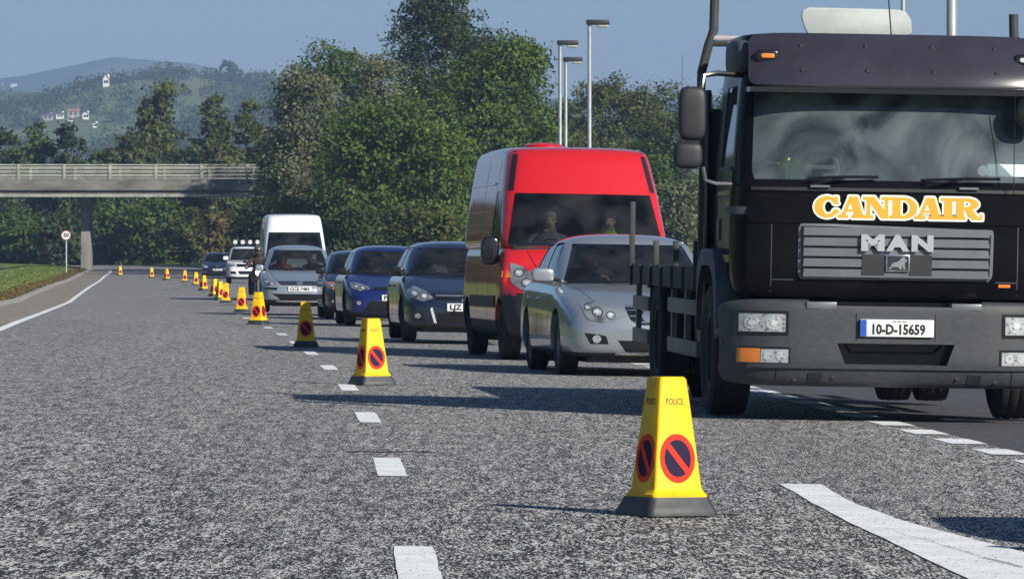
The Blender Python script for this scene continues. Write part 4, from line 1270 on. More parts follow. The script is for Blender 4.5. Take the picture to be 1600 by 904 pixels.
HATCH = dict(L=4.2, W=1.75, H=1.46, zbot=.19, bow=.19, lean=.17,
    top=[(0, .72), (.35, .80), (1.05, .94), (1.3, .97), (4.2, .98)],
    gh=(.93, 1.00, 1.85, 3.55, 4.05, 1.60, 1.22), side_windows=[[(1.50, .96), (2.45, .98), (2.45, 1.36), (2.02, 1.36), (1.9, 1.30)], [(2.55, .98), (3.4, 1.02), (3.45, 1.10), (3.30, 1.34), (2.55, 1.37)]],
    wheel=.315, axles=(.84, 3.45), doors=[1.45, 2.50, 3.45], handles=[2.30, 3.25], mirror=(1.42, 1.00, .19, .14),
    headlight=[(.40, .62), (.64, .60), (.79, .68), (.80, .79), (.66, .77), (.46, .70)], lamp_rings=[(.58, .665, .05), (.69, .70, .05)],
    grilles=[[(-.36, .60), (.36, .60), (.42, .68), (-.42, .68)]], intakes=[[(-.55, .30), (.55, .30), (.50, .42), (-.50, .42)]], side_intakes=[[(.58, .30), (.74, .32), (.74, .42), (.60, .41)]], fogs=[(.67, .37, .04)], badge=(.70, .045), plate=(.50, 'PEZ 3187'))

# silver saloon
s1 = dict(HATCH); s1.update(L=4.65, W=1.76, H=1.47, lean=.18, bow=.17, top=[(0, .735), (.35, .815), (1.1, .925), (1.35, .955), (3.8, .99), (4.65, .96)],
    gh=(.92, 1.08, 1.95, 3.25, 4.05, 1.66, 1.30), axles=(.92, 3.62), doors=[1.55, 2.6, 3.5], handles=[2.4, 3.35], mirror=(1.52, 1.02, .24, .15),
    side_windows=[[(1.60, .97), (2.55, .99), (2.55, 1.36), (2.15, 1.37), (2.0, 1.31)], [(2.65, .99), (3.35, 1.02), (3.45, 1.10), (3.15, 1.33), (2.65, 1.37)]],
    headlight=[(.28, .60), (.48, .545), (.64, .58), (.70, .76), (.60, .785), (.40, .70)], lamp_rings=[(.40, .625, .048), (.53, .655, .056), (.62, .70, .036)],
    grilles=[[(-.12, .53), (.12, .53), (.20, .58), (.25, .71), (-.25, .71), (-.20, .58)]], badge=(.62, .065), bar_m=M['chrome'],
    grille_frames=[[(-.23, .715), (.23, .715), (.24, .735), (-.24, .735)]],
    intakes=[[(-.24, .25), (.24, .25), (.33, .37), (-.33, .37)]], trims=[([(-.36, .215), (.36, .215), (.34, .24), (-.34, .24)], M['chrome'])],
    side_intakes=[[(.42, .33), (.60, .33), (.66, .44), (.45, .42)]], fogs=[(.54, .38, .042)], visor_m=M['pale_visor'], plate=None)
del s1['plate']
car, _ = make_car('silver_saloon', 'silver saloon car between the red van and the flatbed lorry', 'car', s1, P_silver, CARS)
for s in (-1, 1): pass
place(car, 1015, 52.6, 6.0); SILVER = car
# navy hatchback beside the red van
s2 = dict(HATCH); s2.update(headlight=[(.44, .62), (.60, .58), (.76, .62), (.82, .74), (.70, .80), (.56, .74)], lamp_rings=[(.58, .655, .062), (.71, .695, .062)],
    grilles=[[(-.40, .60), (.40, .60), (.46, .70), (-.46, .70)]], bars=False, trims=[([(-.42, .655), (.42, .655), (.42, .68), (-.42, .68)], M['chrome'])],
    intakes=[[(-.44, .27), (.44, .27), (.40, .42), (-.40, .42)]], side_trims=[([(.40, .27), (.44, .27), (.50, .48), (.47, .50)], M['lamp_white'])], side_intakes=[[(.56, .28), (.74, .30), (.72, .40), (.58, .40)]], plate=(.50, 'LJZ 6214'), badge=(.60, .04), mirror_m=M['black'], visor_m=M['pale_visor'], rim_m=M['steel_rim'])
car, _ = make_car('navy_hatchback', 'dark navy hatchback tucked in behind the red van', 'car', s2, P_navy, CARS)
place(car, 726, 74.0, 5.2, .03); NAVY = car
s3 = dict(HATCH); s3.update(H=1.50, W=1.84, headlight=[(.46, .68), (.66, .64), (.80, .70), (.82, .80), (.70, .80), (.52, .745)], lamp_rings=[(.60, .70, .05), (.71, .725, .048)],
    grilles=[[(-.42, .66), (.42, .66), (.38, .72), (-.38, .72)]], bars=False, intakes=[[(-.60, .26), (.60, .26), (.46, .46), (-.46, .46)]], side_intakes=[], fogs=[(.68, .42, .04)], plate=(.52, 'PEZ 3187'), mirror_m=M['black'], rim_m=M['steel_rim'])
car, _ = make_car('blue_hatchback', 'bright blue hatchback, third from the back of the silver hatchback\'s queue', 'car', s3, P_blue, CARS)
car['label'] = 'royal blue hatchback between the navy hatchback and the dark small car'
place(car, 618, 95.5, 5.5, .02); BLUE = car
s4 = dict(HATCH); s4.update(L=4.0, W=1.70, H=1.45, lamp_m=M['amber'], grilles=[[(-.30, .62), (.30, .62), (.34, .68), (-.34, .68)]], plate=(.48, 'KIW 2605'), mirror_m=M['black'], rim_m=M['steel_rim'])
car, _ = make_car('dark_small_car', 'small dark car with a glowing amber lamp, mostly hidden behind the royal blue hatchback', 'car', s4, P_teal, CARS)
place(car, 571, 108, 5.0, .02); TEAL = car
s5 = dict(HATCH); s5.update(H=1.53, W=1.78, lean=.26, bumper_dark=.30, skirt=.28, headlight=[(.50, .60), (.70, .58), (.82, .66), (.82, .78), (.72, .84), (.60, .72)], lamp_rings=[(.62, .645, .045), (.74, .69, .05)],
    grilles=[[(-.42, .62), (.42, .62), (.50, .70), (-.50, .70)]], bar_m=M['chrome'], grille_frames=[[(-.52, .70), (.52, .70), (.54, .72), (-.54, .72)]], badge=(.675, .055),
    intakes=[[(-.42, .28), (.42, .28), (.62, .42), (-.62, .42)]], side_intakes=[[(.52, .50), (.80, .52), (.82, .56), (.50, .56)]], trims=[([(-.50, .235), (.50, .235), (.54, .26), (-.54, .26)], M['lamp_white'])], fogs=[], plate=(.53, 'CCZ 7483'), visor_m=M['pale_visor'])
car, _ = make_car('silver_hatchback', 'light silver-blue hatchback in front of the white van', 'car', s5, P_silver2, CARS)
place(car, 468, 117, 4.0, .07); SILVER2 = car
s6 = dict(HATCH); s6.update(L=4.7, W=1.95, H=1.80, zbot=.26, lean=.08, bow=.16, top=[(0, .98), (.35, 1.03), (1.2, 1.12), (1.5, 1.15), (4.7, 1.18)],
    gh=(1.10, 1.15, 1.85, 4.2, 4.55, 1.78, 1.46), wheel=.38, axles=(.92, 3.75), side_windows=[[(1.65, 1.16), (2.65, 1.18), (2.65, 1.66), (2.1, 1.66)], [(2.75, 1.18), (4.0, 1.20), (3.9, 1.64), (2.75, 1.66)]],
    mirror=(1.5, 1.22, .26, .19), seat_z=.72, headlight=[(.56, .82), (.76, .80), (.86, .84), (.86, .95), (.58, .95)], lamp_rings=[(.66, .87, .05), (.78, .88, .05)],
    grilles=[[(-.50, .80), (.50, .80), (.52, .94), (-.52, .94)]], bars=False, intakes=[[(-.36, .44), (.36, .44), (.44, .60), (-.44, .60)]], side_intakes=[[(.52, .44), (.78, .46), (.80, .60), (.54, .58)]], fogs=[], trims=[([(-.60, .30), (.60, .30), (.60, .34), (-.60, .34)], M['white_plate'])], badge=(.98, .03))
del s6['plate']
car, _ = make_car('white_offroader', 'white off-road car with four round lamps above its roof', 'car', s6, P_white, CARS)
for k in range(4):
    lp = MB().lathe([(-.05, .09), (-.02, .11), (.06, .08)], 16, 'Y', close=False).build('roof_lamp', M['lamp_white'], car); lp.location = (-.54 + .36 * k, 1.95, 2.00)
MB().tube([(-.70, 1.98, 1.74), (-.70, 1.98, 1.90), (.70, 1.98, 1.90), (.70, 1.98, 1.74)], .02, 6).build('lamp_bar', M['black'], car)
place(car, 386, 250, 4.0); 
s7 = dict(HATCH); s7.update(lamp_m=M['lamp_white'], mirror_m=M['black']); s7['headlight'] = [(.50, .62), (.70, .60), (.80, .66), (.80, .76), (.66, .76)]
car, _ = make_car('midnight_blue_car', 'farthest dark blue car, left of the white off-road car', 'car', s7, P_midnight, CARS)
place(car, 340, 292, 4.2)
# ------------------------------------------------------------------ vans (same shell, tall box)
VAN = dict(crown=.025, seam=(.30, .9, .78), bonnet=(.60, 1.05, .72, 1.30), L=5.55, W=2.09, H=2.60, zbot=.26, bow=.22, lean=.20, front_fade=.5, p=14, pg=16,
    top=[(0, .98), (.30, 1.12), (.85, 1.34), (1.1, 1.40), (5.55, 1.42)],
    gh=(1.35, .72, 1.62, 5.42, 5.50, 2.06, 1.72), header=.60, screen=(.94, .82), van=True, wheel=.345, axles=(.86, 4.50), tyre_w=.22, dash=.35,
    side_windows=[[(1.10, 1.40), (1.98, 1.41), (1.98, 2.02), (1.62, 2.02), (1.42, 1.86)]], doors=[1.0, 2.08, 3.35], handles=[1.9, 2.3], seat_y=1.75, seat_z=.92,
    mirror=(1.12, 1.30, .22, .34), mirror_m=M['black'], handle_m=M['dark_plastic'], rim_m=M['steel_rim'], rimf=.6,
    headlight=[(.58, .84), (.78, .80), (.93, .92), (.93, 1.16), (.80, 1.13), (.66, 1.02)], lamp_rings=[(.75, .92, .07), (.83, 1.04, .06)],
    grilles=[[(-.50, .62), (.50, .62), (.56, .74), (-.56, .74)]], bars=False, intakes=[[(-.55, .34), (.55, .34), (.52, .56), (-.52, .56)]], side_intakes=[[(.66, .42), (.84, .45), (.84, .62), (.68, .60)]], badge=(.86, .06))
v1 = dict(VAN); v1.update(bumper_dark=.78, skirt=.45)
M['van_strip'] = mat('van_edge_strip', (0.02, 0.015, 0.02), 0.4)
car, _ = make_car('red_van', 'bright red high-roofed van behind the silver saloon', 'van', v1, P_red, 'vans in the queue')
RV = car
cabm = [c for c in children(car) if c.name.startswith('cabin_shell')][0]
bv = bvh_of(cabm.data)
for s in (-1, 1):
    P_ = [(s * .83, 2.03), (s * .89, 2.03), (s * .79, 2.57), (s * .73, 2.57)]
    obj('roof_strip', decal(bv, P_, off=.008, rows=10, cols=3, depth=.012), M['van_strip'], car, 50)
# lengthwise ribs of the cargo side and side rubbing strip
for s in (-1, 1):
    for z in (1.55, 1.80, 2.12):
        obj('side_rib', decal(bv, [(2.3, z - .012), (5.3, z - .012), (5.3, z + .012), (2.3, z + .012)], 'X', off=.012, rows=1, cols=20, depth=.012, side=s), P_red, car, 50)
    for y_ in (2.08, 3.35):
        obj('door_gap', decal(bv, [(y_ - .006, 1.44), (y_ + .006, 1.44), (y_ + .006, 2.5), (y_ - .006, 2.5)], 'X', off=.002, rows=10, cols=1, depth=.004, side=s), M['black'], car, 50)
bodym = bvh_of([c for c in children(car) if c.name.startswith('body')][0].data)
for s in (-1, 1):
    obj('rubbing_strip', decal(bodym, [(1.3, .62), (4.1, .62), (4.1, .76), (1.3, .76)], 'X', off=.015, rows=1, cols=20, depth=.02, side=s), M['dark_plastic'], car, 50)
    obj('side_indicator', decal(bodym, [(.62, .98), (.74, .98), (.74, 1.06), (.62, 1.06)], 'X', off=.01, rows=2, cols=3, depth=.012, side=s), M['amber'], car, 50)
rv = MB().lathe([(2.54, .24), (2.59, .25), (2.62, .20), (2.63, .08)], 24, 'Z', close=False).build('roof_vent', P_red, car); rv.location = (-.28, 3.0, .02)
place(car, 927, 61.2, 6.4)
v2 = dict(VAN); v2.update(H=2.78, bumper_dark=.6, header=.60, mirror=(1.12, 1.45, .22, .34))
car, _ = make_car('white_van', 'tall white van behind the light silver-blue hatchback', 'van', v2, P_white, 'vans in the queue')
place(car, 463, 165, 5.0)

# ------------------------------------------------------------------ people in the cars
C = lambda n, c, r=.9: mat(n, c, r, vary=.15, scale=8)
M['hair_grey'] = C('grey_hair', (.25, .24, .23)); M['hair_dark'] = C('dark_hair', (.03, .022, .018))
M['dark_cloth'] = C('dark_cloth', (.03, .035, .05)); M['red_cloth'] = C('red_cloth', (.35, .05, .05)); M['grey_cloth'] = C('grey_cloth', (.18, .19, .21)); M['hi_vis'] = C('hi_vis', (.42, .75, .06)); M['denim'] = C('denim', (.04, .06, .12))
def driver(veh, S, label, jacket, hair, passenger=False, sc=1.0, zs=0.0, armup=0.0):
    sy = S.get('seat_y', S['gh'][1] + 1.15); sz = S.get('seat_z', .50)
    x = .36 if passenger else -.36
    Mx = Matrix.LocRotScale(veh.location, veh.rotation_euler, None)
    p = Mx @ Vector((x, sy + .02, sz + .02 + zs))
    hands = ((-.15, -.46 - armup * .1, .44 + armup), (.15, -.46, .44)) if not passenger else ((-.14, -.30, .16), (.14, -.30, .16))
    o = person(label, p, veh.rotation_euler.z, jacket, M['denim'], hair, hands, sc=sc)
    o.rotation_euler = veh.rotation_euler
    return o
driver(SILVER, s1, 'driver of the silver saloon in dark clothes, hand on the wheel', M['dark_cloth'], M['hair_dark'], armup=.06)
driver(RV, v1, 'grey-haired driver of the red van with hands on the wheel', M['grey_cloth'], M['hair_grey'], armup=.1)
driver(RV, v1, 'passenger of the red van in a yellow-green hi-vis jacket', M['hi_vis'], M['hair_dark'], True)
driver(NAVY, s2, 'driver of the dark navy hatchback, faint behind its windscreen', M['grey_cloth'], M['hair_grey'])
driver(BLUE, s3, 'driver of the royal blue hatchback, faint behind its windscreen', M['dark_cloth'], M['hair_dark'])
driver(SILVER2, s5, 'driver of the light silver-blue hatchback in a reddish top', M['red_cloth'], M['hair_dark'])
driver(SILVER2, s5, 'passenger of the light silver-blue hatchback in dark clothes', M['dark_cloth'], M['hair_grey'], True)

# a dark car waiting out of the picture on the right; its shadow reaches the painted nose
def copy_tree(o, parent=None):
    c = o.copy(); COL.objects.link(c); c.parent = parent
    for ch in children(o): copy_tree(ch, c)
    return c
kk = copy_tree(TEAL); kk['label'] = 'dark small car out of the picture, only its shadow falls beside the hatching line'
place(kk, 2700, 17.6, 1.0)
# ------------------------------------------------------------------ motorcycle and rider
def motorcycle(px, Y):
    p = at(px, Y); X = p.x; p.z = float(road_z(X - xc(Y), Y))
    r = empty('motorcycle', p, (0, 0, R(4))); tag(r, 'dark motorcycle with its headlamp lit, ridden between the cones and the white van', 'motorcycle')
    for y in (0, 1.42):
        w = empty('wheel'); w.parent = r; w.location = (0, y, .31)
        MB().lathe([(-.055, .22), (-.06, .27), (-.03, .31), (.03, .31), (.06, .27), (.055, .22)], 28).build('tyre', M['rubber'], w)
        mb = MB(); mb.lathe([(-.03, .225), (-.03, .20), (.03, .20), (.03, .225)], 28)
        for k in range(5): mb.box(-.012, .012, -.018, .018, 0, .21, 0, Matrix.Rotation(2 * math.pi * k / 5, 4, 'X'))
        mb.build('rim', M['steel_rim'], w)
    for s in (-1, 1): MB().tube([(s * .09, 0, .31), (s * .09, .22, .80), (s * .09, .27, .95)], .025, 8).build('fork', M['chrome'], r)
    obj('fairing', soft_box(-.20, .20, .05, .42, .62, 1.10, p=3), M['plum'], r, 60)
    obj('front_mudguard', soft_box(-.075, .075, -.22, .30, .56, .68, p=3), M['plum'], r, 60)
    obj('fuel_tank', soft_box(-.15, .15, .42, .90, .78, 1.02, p=3), M['plum'], r, 60)
    obj('engine', soft_box(-.20, .20, .45, .95, .28, .74, p=5), M['dark_plastic'], r, 60)
    obj('saddle', soft_box(-.14, .14, .85, 1.55, .76, .88, p=4), M['black'], r, 60)
    obj('tail_fairing', soft_box(-.13, .13, 1.1, 1.75, .62, .82, p=3), M['plum'], r, 60)
    MB().tube([(-.38, .40, 1.06), (-.2, .30, 1.10), (.2, .30, 1.10), (.38, .40, 1.06)], .016, 8).build('handlebar', M['black'], r)
    for s in (-1, 1):
        m = obj('rear_mirror', soft_box(-.06, .06, -.02, .02, -.035, .035, n=(4, 3, 4)), M['black'], r, 60); m.location = (s * .38, .25, 1.24)
        MB().tube([(0, 0, 0), (-s * .12, .10, -.16)], .008, 6).build('mirror_stem', M['black'], m)
    hl = MB().lathe([(0.02, .085), (.06, .10), (.14, .09)], 20, 'Y', (0, -.02, .93), False).build('headlight_housing', M['black'], r)
    MB().lathe([(-.01, .078), (.02, .088)], 20, 'Y', (0, -.02, .93), False).build('headlight', mat('lit_headlamp', (.9, .8, .6), .3, emit=((1, .82, .55), 5.0)), hl)
    MB().box(-.02, .02, -.05, .0, 0, 0).bm.free()
    seat = Matrix.LocRotScale(p, r.rotation_euler, None) @ Vector((0, 1.02, .80))
    person('motorcycle rider in a dark helmet and a reddish brown jacket', seat, R(4), M['brown_cloth'], M['dark_cloth'], None, ((-.34, -.56, .30), (.34, -.56, .30)), lean=.16, pose='bike', helmet=M['helmet'], foot_drop=.08)
M['plum'] = mat('plum_paint', (.05, .02, .03), .3, .2, 1); M['brown_cloth'] = mat('brown_jacket', (.045, .025, .025), .8, vary=.2); M['helmet'] = mat('helmet_shell', (.10, .085, .08), .3, coat=1)
motorcycle(404, 147)

# ------------------------------------------------------------------ police cones
M['cone_yellow'] = mat('cone_yellow', (0.85, 0.50, 0.006), 0.55, coat=.0, spec=.3, vary=.12, scale=7, bump=.05)
M['cone_base'] = mat('cone_rubber_base', (0.035, 0.04, 0.045), 0.55, vary=.35, scale=12, bump=.1)
M['cone_red'] = mat('cone_sign_red', (0.74, 0.028, 0.008), 0.55, spec=.2); M['cone_navy'] = mat('cone_sign_navy', (0.014, 0.010, 0.04), 0.6, spec=.15)
def scuff(m):
    n, l = m.node_tree.nodes, m.node_tree.links; b = n["Principled BSDF"]; src = b.inputs["Base Color"].links[0].from_socket
    tc = n.new("ShaderNodeTexCoord"); mp = n.new("ShaderNodeMapping"); mp.inputs["Scale"].default_value = (26, 26, 9)
    nz = n.new("ShaderNodeTexNoise"); nz.inputs["Scale"].default_value = 1; nz.inputs["Detail"].default_value = 6; nz.inputs["Roughness"].default_value = .7
    mr = n.new("ShaderNodeMapRange"); mr.inputs[1].default_value = .60; mr.inputs[2].default_value = .72; mr.inputs[4].default_value = .55
    mx = n.new("ShaderNodeMixRGB"); mx.inputs[2].default_value = (.20, .14, .03, 1)
    l.new(tc.outputs["Object"], mp.inputs[0]); l.new(mp.outputs[0], nz.inputs["Vector"]); l.new(nz.outputs[0], mr.inputs[0])
    l.new(mr.outputs[0], mx.inputs[0]); l.new(src, mx.inputs[1]); l.new(mx.outputs[0], b.inputs["Base Color"])
scuff(M['cone_yellow'])
def frustum(bm, levels):
    """levels: (z, half side, corner radius)"""
    rings = []
    for z, h, cr in levels:
        ring = []
        for sx, sy, a0 in ((1, 1, 0), (-1, 1, 90), (-1, -1, 180), (1, -1, 270)):
            for k in range(4):
                a = R(a0 + 30 * k); ring.append(bm.verts.new((sx * (h - cr) + cr * math.cos(a), sy * (h - cr) + cr * math.sin(a), z)))
        rings.append(ring)
    n = 16
    for A, B in zip(rings, rings[1:]):
        for k in range(n): bm.faces.new((A[k], A[(k + 1) % n], B[(k + 1) % n], B[k]))
    bm.faces.new(rings[0][::-1]); bm.faces.new(rings[-1])
def make_cone():
    root = empty('police_cone')
    zb, zt = .085, .635; hb, ht = .122, .068
    b = MB(); frustum(b.bm, [(0, .178, .03), (.02, .178, .03), (.045, .165, .03), (.085, .150, .03)]); b.build('rubber_base', M['cone_base'], root, 40)
    b = MB(); frustum(b.bm, [(.080, .140, .018), (.098, .140, .018), (.104, .132, .014), (.125, .1205, .012), (zt - .012, ht, .010), (zt, ht - .010, .008)]); body = b.build('cone_body', M['cone_yellow'], root, 40)
    z0, z1 = .125, zt - .012; h0, h1 = .1205, ht
    tilt = math.atan((h0 - h1) / (z1 - z0))
    for k in range(4):
        F = Matrix.Rotation(math.pi / 2 * k, 4, 'Z')
        def put(o, zc, off):
            hh = h0 + (h1 - h0) * (zc - z0) / (z1 - z0)
            o.matrix_local = F @ Matrix.Translation((0, -hh, zc)) @ Matrix.Rotation(-tilt, 4, 'X') @ Matrix.Translation((0, -off, 0))
        w, hgt = .088, .112
        mb = MB(); mb.prism([(w * math.cos(2 * math.pi * i / 40), hgt * math.sin(2 * math.pi * i / 40)) for i in range(40)], 'Y', -.0015, .001)
        d = mb.build('no_stopping_disc', M['cone_navy'], body, 20); put(d, .262, .0)
        mb = MB(); n = 40
        V = [[mb.bm.verts.new((w * q * math.cos(2 * math.pi * i / n), -.003, hgt * q * math.sin(2 * math.pi * i / n))) for i in range(n)] for q in (1.0, .76)]
        for i in range(n): mb.bm.faces.new((V[0][i], V[0][(i + 1) % n], V[1][(i + 1) % n], V[1][i]))
        e = bmesh.ops.extrude_face_region(mb.bm, geom=mb.bm.faces[:]); bmesh.ops.translate(mb.bm, verts=[g for g in e['geom'] if isinstance(g, bmesh.types.BMVert)], vec=(0, .002, 0))
        mb.build('red_ring', M['cone_red'], d, 20)
        a = R(-52); L_ = .092
        mb = MB(); mb.box(-L_, L_, -.0035, -.0012, -.0135, .0135, 0, Matrix.Rotation(-a, 4, 'Y')); mb.build('red_slash', M['cone_red'], d, 20)
        t = obj('lettering', text_mesh('POLICE', .042, .088, .0006, .0), M['ink'], body); put(t, .520, .0008)
    return root
CONES = [  # px, Y (m), turn, label
 (1041, 23.0, 26, 'nearest and largest police cone, in front of the lorry'),
 (581, 47.3, 27, 'second nearest police cone, standing on a white lane marking'),
 (478, 70.2, 2, 'dull yellow police cone in the shade, third from the camera'),
 (404, 98.5, -22, 'police cone in front of the left headlamp of the light silver-blue hatchback'),
 (378, 124, -8, 'police cone half hiding the road left of the motorcycle, fifth from the camera'),
 (353, 157, -6, 'police cone that covers part of the cone behind it, sixth from the camera'),
 (344, 167, 30, 'police cone mostly covered by the sixth one, only its left edge showing'),
 (335, 179, 35, 'eighth police cone from the camera, below the left wheel of the white off-road car'),
 (318, 203, 38, 'ninth police cone from the camera, below the farthest dark blue car'),
 (306, 232, 10, 'tenth police cone from the camera, in the cluster left of the farthest car'),
 (289, 262, 0, 'police cone at the left end of the close cluster, clear of its neighbours'),
 (260.5, 280, 45, 'small far police cone seen edge on, right one of the two standing alone'),
 (237, 296, 12, 'small far police cone, left one of the two standing alone in the closed lane'),
 (187.5, 314, 20, 'farthest police cone, at the tip of the white edge line'),
]
proto = make_cone()
subs = {c: children(c) for c in children(proto)}
subsub = {d: children(d) for c in subs for d in subs[c]}
def copy_obj(o, parent):
    c = o.copy(); COL.objects.link(c); c.parent = parent; c.matrix_parent_inverse = o.matrix_parent_inverse.copy(); c.matrix_basis = o.matrix_basis.copy(); return c
for i, (px, Y, turn, lab) in enumerate(CONES):
    if i == 0: o = proto
    else:
        o = copy_obj(proto, None)
        for c, ds in subs.items():
            cc = copy_obj(c, o)
            for d in ds:
                dd = copy_obj(d, cc)
                for e in subsub[d]: copy_obj(e, dd)
    yb = {1041: 808.5, 581: 603.5, 478: 544, 404: 508.5, 378: 489.5}.get(px)
    if yb: g_ = ground_at(px, yb - 1.5); Y = g_.y + .12
    X = (px - 800) * Y / FPX
    o.scale = (.96, .96, .945)
    o.location = (X, Y, float(road_z(X - xc(Y), Y)) + .003); o.rotation_euler = (R(random.uniform(-.8, .8)), R(random.uniform(-.8, .8)), R(turn))
    tag(o, lab, 'traffic cone', 'yellow police cones closing the left lane')

# ------------------------------------------------------------------ the flatbed lorry
TY, TPX = 37.5, 1397
LX = (TPX - 800) * TY / FPX
lo_ = LX - float(xc(TY))
LZ = float(road_z(lo_, TY))
PM = FPX / TY
def tx(px): return (px - TPX) / PM
def tz(y): return CAM_H - LZ - (y - HOR) / PM
T = empty('flatbed_lorry', (LX, TY, LZ), (R(.35), R(.9), R(3.8)))
tag(T, 'black flatbed lorry with orange lettering across its front', 'lorry')
M['lorry_black'] = mat('lorry_black_paint', (0.005, 0.005, 0.007), .22, .0, .06, vary=.3, scale=2, spec=.12)
M['lorry_visor'] = mat('smoked_visor', (0.035, 0.032, 0.045), .22, 0, .6, vary=.2, scale=2)
M['bumper_grey'] = mat('grey_plastic_bumper', (0.044, 0.050, 0.057), .6, vary=.16, scale=24, bump=.10)
M['arch_grey'] = mat('grey_arch_plastic', (0.055, 0.065, 0.085), .6, vary=.15, scale=4)
M['slat_grey'] = mat('grille_slats', (0.16, 0.175, 0.19), .4, .3, vary=.1, scale=3)
M['frame_dark'] = mat('bed_steel', (0.04, 0.042, 0.045), .7, vary=.3, scale=5)
M['timber'] = mat('bed_timber', (0.10, 0.085, 0.065), .9, vary=.3, scale=3)
M['guard_alu'] = mat('side_guard_alloy', (0.16, 0.165, 0.17), .5, .4, vary=.2, scale=4)
M['pale_panel'] = mat('pale_panel', (0.44, 0.48, 0.46), .6, vary=.12, scale=4)
M['reflector_grey'] = lamp_mat('reflector_grey', (.62, .65, .68), 34)
M['letter_silver'] = mat('silver_letter', (.50, .53, .56), .3, .35)
M['orange'] = mat('sign_orange', (0.88, 0.40, 0.045), .6, spec=.2, vary=.08, scale=2)
M['cream'] = mat('sign_cream', (0.88, 0.85, 0.72), .45)
M['lorry_glass'] = glass_mat('lorry_windscreen', (0.52, 0.58, 0.59), .21, (0.35, 0.42, 0.44), streak=True)
M['gold'] = mat('dull_gold', (0.34, 0.24, 0.07), .5, vary=.3, scale=5)
M['olive_patch'] = mat('olive_door_patch', (0.085, 0.080, 0.045), .4, vary=.35, scale=4)

CW = 1.155    # half width of cab
def cabf(a, b, c):
    t = (c + 1) / 2; z = .86 + (2.74 - .86) * t
    y0 = .10 + .22 * np.clip((z - 1.70) / 1.05, 0, 1) ** 1.3
    y = y0 + (1.85 - y0) * (b + 1) / 2 + .10 * np.abs(a) ** 3.5 * np.exp(-((b + 1) / .3) ** 2)
    x = a * CW * (1 - .07 * np.clip((z - 1.75) / 1.0, 0, 1) ** 1.5)
    return x, y, z
cme = rbox((26, 24, 26), 14, cabf); cb = bvh_of(cme)
def cin(a, b, c): return cabf(a * .95, b * .93, np.where(c < 0, c * .55, c * .94))
scr = [(tx(1176), tz(283)), (tx(1618), tz(283)), (tx(1622), tz(270)), (tx(1617), tz(146)), (tx(1177), tz(146)), (tx(1172), tz(270))]
sidew = [(.46, tz(262)), (1.25, tz(262)), (1.25, tz(135)), (.60, tz(135)), (.50, tz(180))]
cab = bool_diff(cme, [rbox((8, 8, 8), 12, cin), MB().prism(scr, 'Y', -2, .9).mesh(), MB().prism(sidew, 'X', -3, 3).mesh(),
    MB().lathe([(-1.4, .66), (-.82, .66)], 40, 'X', (0, 1.38, .50), False).mesh(), MB().lathe([(.82, .66), (1.4, .66)], 40, 'X', (0, 1.38, .50), False).mesh()])
cab.materials.append(M['lorry_black']); cab.materials.append(M['interior'])
for f in cab.polygons:
    h = cb.find_nearest(f.center); f.material_index = 1 if h[3] is not None and h[3] > .012 else 0
obj('cab', cab, [], T, 38)
W_ = obj('windscreen', decal(cb, scr, off=-.008, rows=14, cols=24, depth=.006), M['lorry_glass'], T, 50)
for s in (-1, 1): obj('side_window', decal(cb, sidew, 'X', off=-.006, rows=8, cols=8, depth=.006, side=s), M['glass'], T, 50)
# rubber seal, sun visor board
MB().prism([(tx(1163), tz(147)), (tx(1628), tz(147)), (tx(1628), tz(139)), (tx(1163), tz(139))], 'Y', .04, .42).build('screen_header', M['black'], T)
vis = [(-1.06, tz(139)), (1.06, tz(139)), (1.075, tz(110)), (1.06, tz(80)), (1.0, tz(61)), (.9, tz(53)), (-.9, tz(53)), (-1.0, tz(61)), (-1.06, tz(80)), (-1.075, tz(110))]
def vf(a, b, c):
    t = (c + 1) / 2; z = tz(139) + (tz(52) - tz(139)) * t
    y = .02 + .24 * t ** 1.6 + .10 * np.abs(a) ** 3 + (b + 1) * .012
    return a * 1.09 * (1 - .02 * t), y, z
vm = rbox((24, 2, 10), 10, vf); vo = obj('sun_visor', vm, M['lorry_visor'], T, 50); vb = bvh_of(vm)
for px in (1246, 1348, 1452, 1553):
    for y in (73, 112):
        h = vb.ray_cast(Vector((tx(px), -4, tz(y))), Vector((0, 1, 0)))[0]
        b = MB().lathe([(-.012, .012), (-.004, .018), (.01, .018)], 10, 'Y', close=False).build('bolt', M['dark_plastic'], vo); b.location = h
for s in (-1, 1):
    h = vb.ray_cast(Vector((s * .945, -4, tz(90))), Vector((0, 1, 0)))[0]
    ml = obj('marker_lamp', soft_box(-.085, .085, -.03, .02, -.045, .045, p=4), M['black'], vo, 50); ml.location = h
    o = obj('marker_lens', soft_box(-.05, .05, -.045, -.02, -.018, .018, p=4), M['amber'] if s < 0 else M['lamp_white'], ml, 50)
# roof
obj('roof_cap', soft_box(-1.10, 1.10, .35, 1.85, 2.66, tz(51), p=8, n=(12, 10, 6)), M['lorry_black'], T, 50)
obj('roof_fairing_side', soft_box(-1.17, -1.02, .34, 1.1, tz(118), tz(62), p=3.5), M['arch_grey'], T, 60)
obj('roof_fairing_side', soft_box(1.02, 1.17, .34, 1.1, tz(118), tz(62), p=3.5), M['arch_grey'], T, 60)
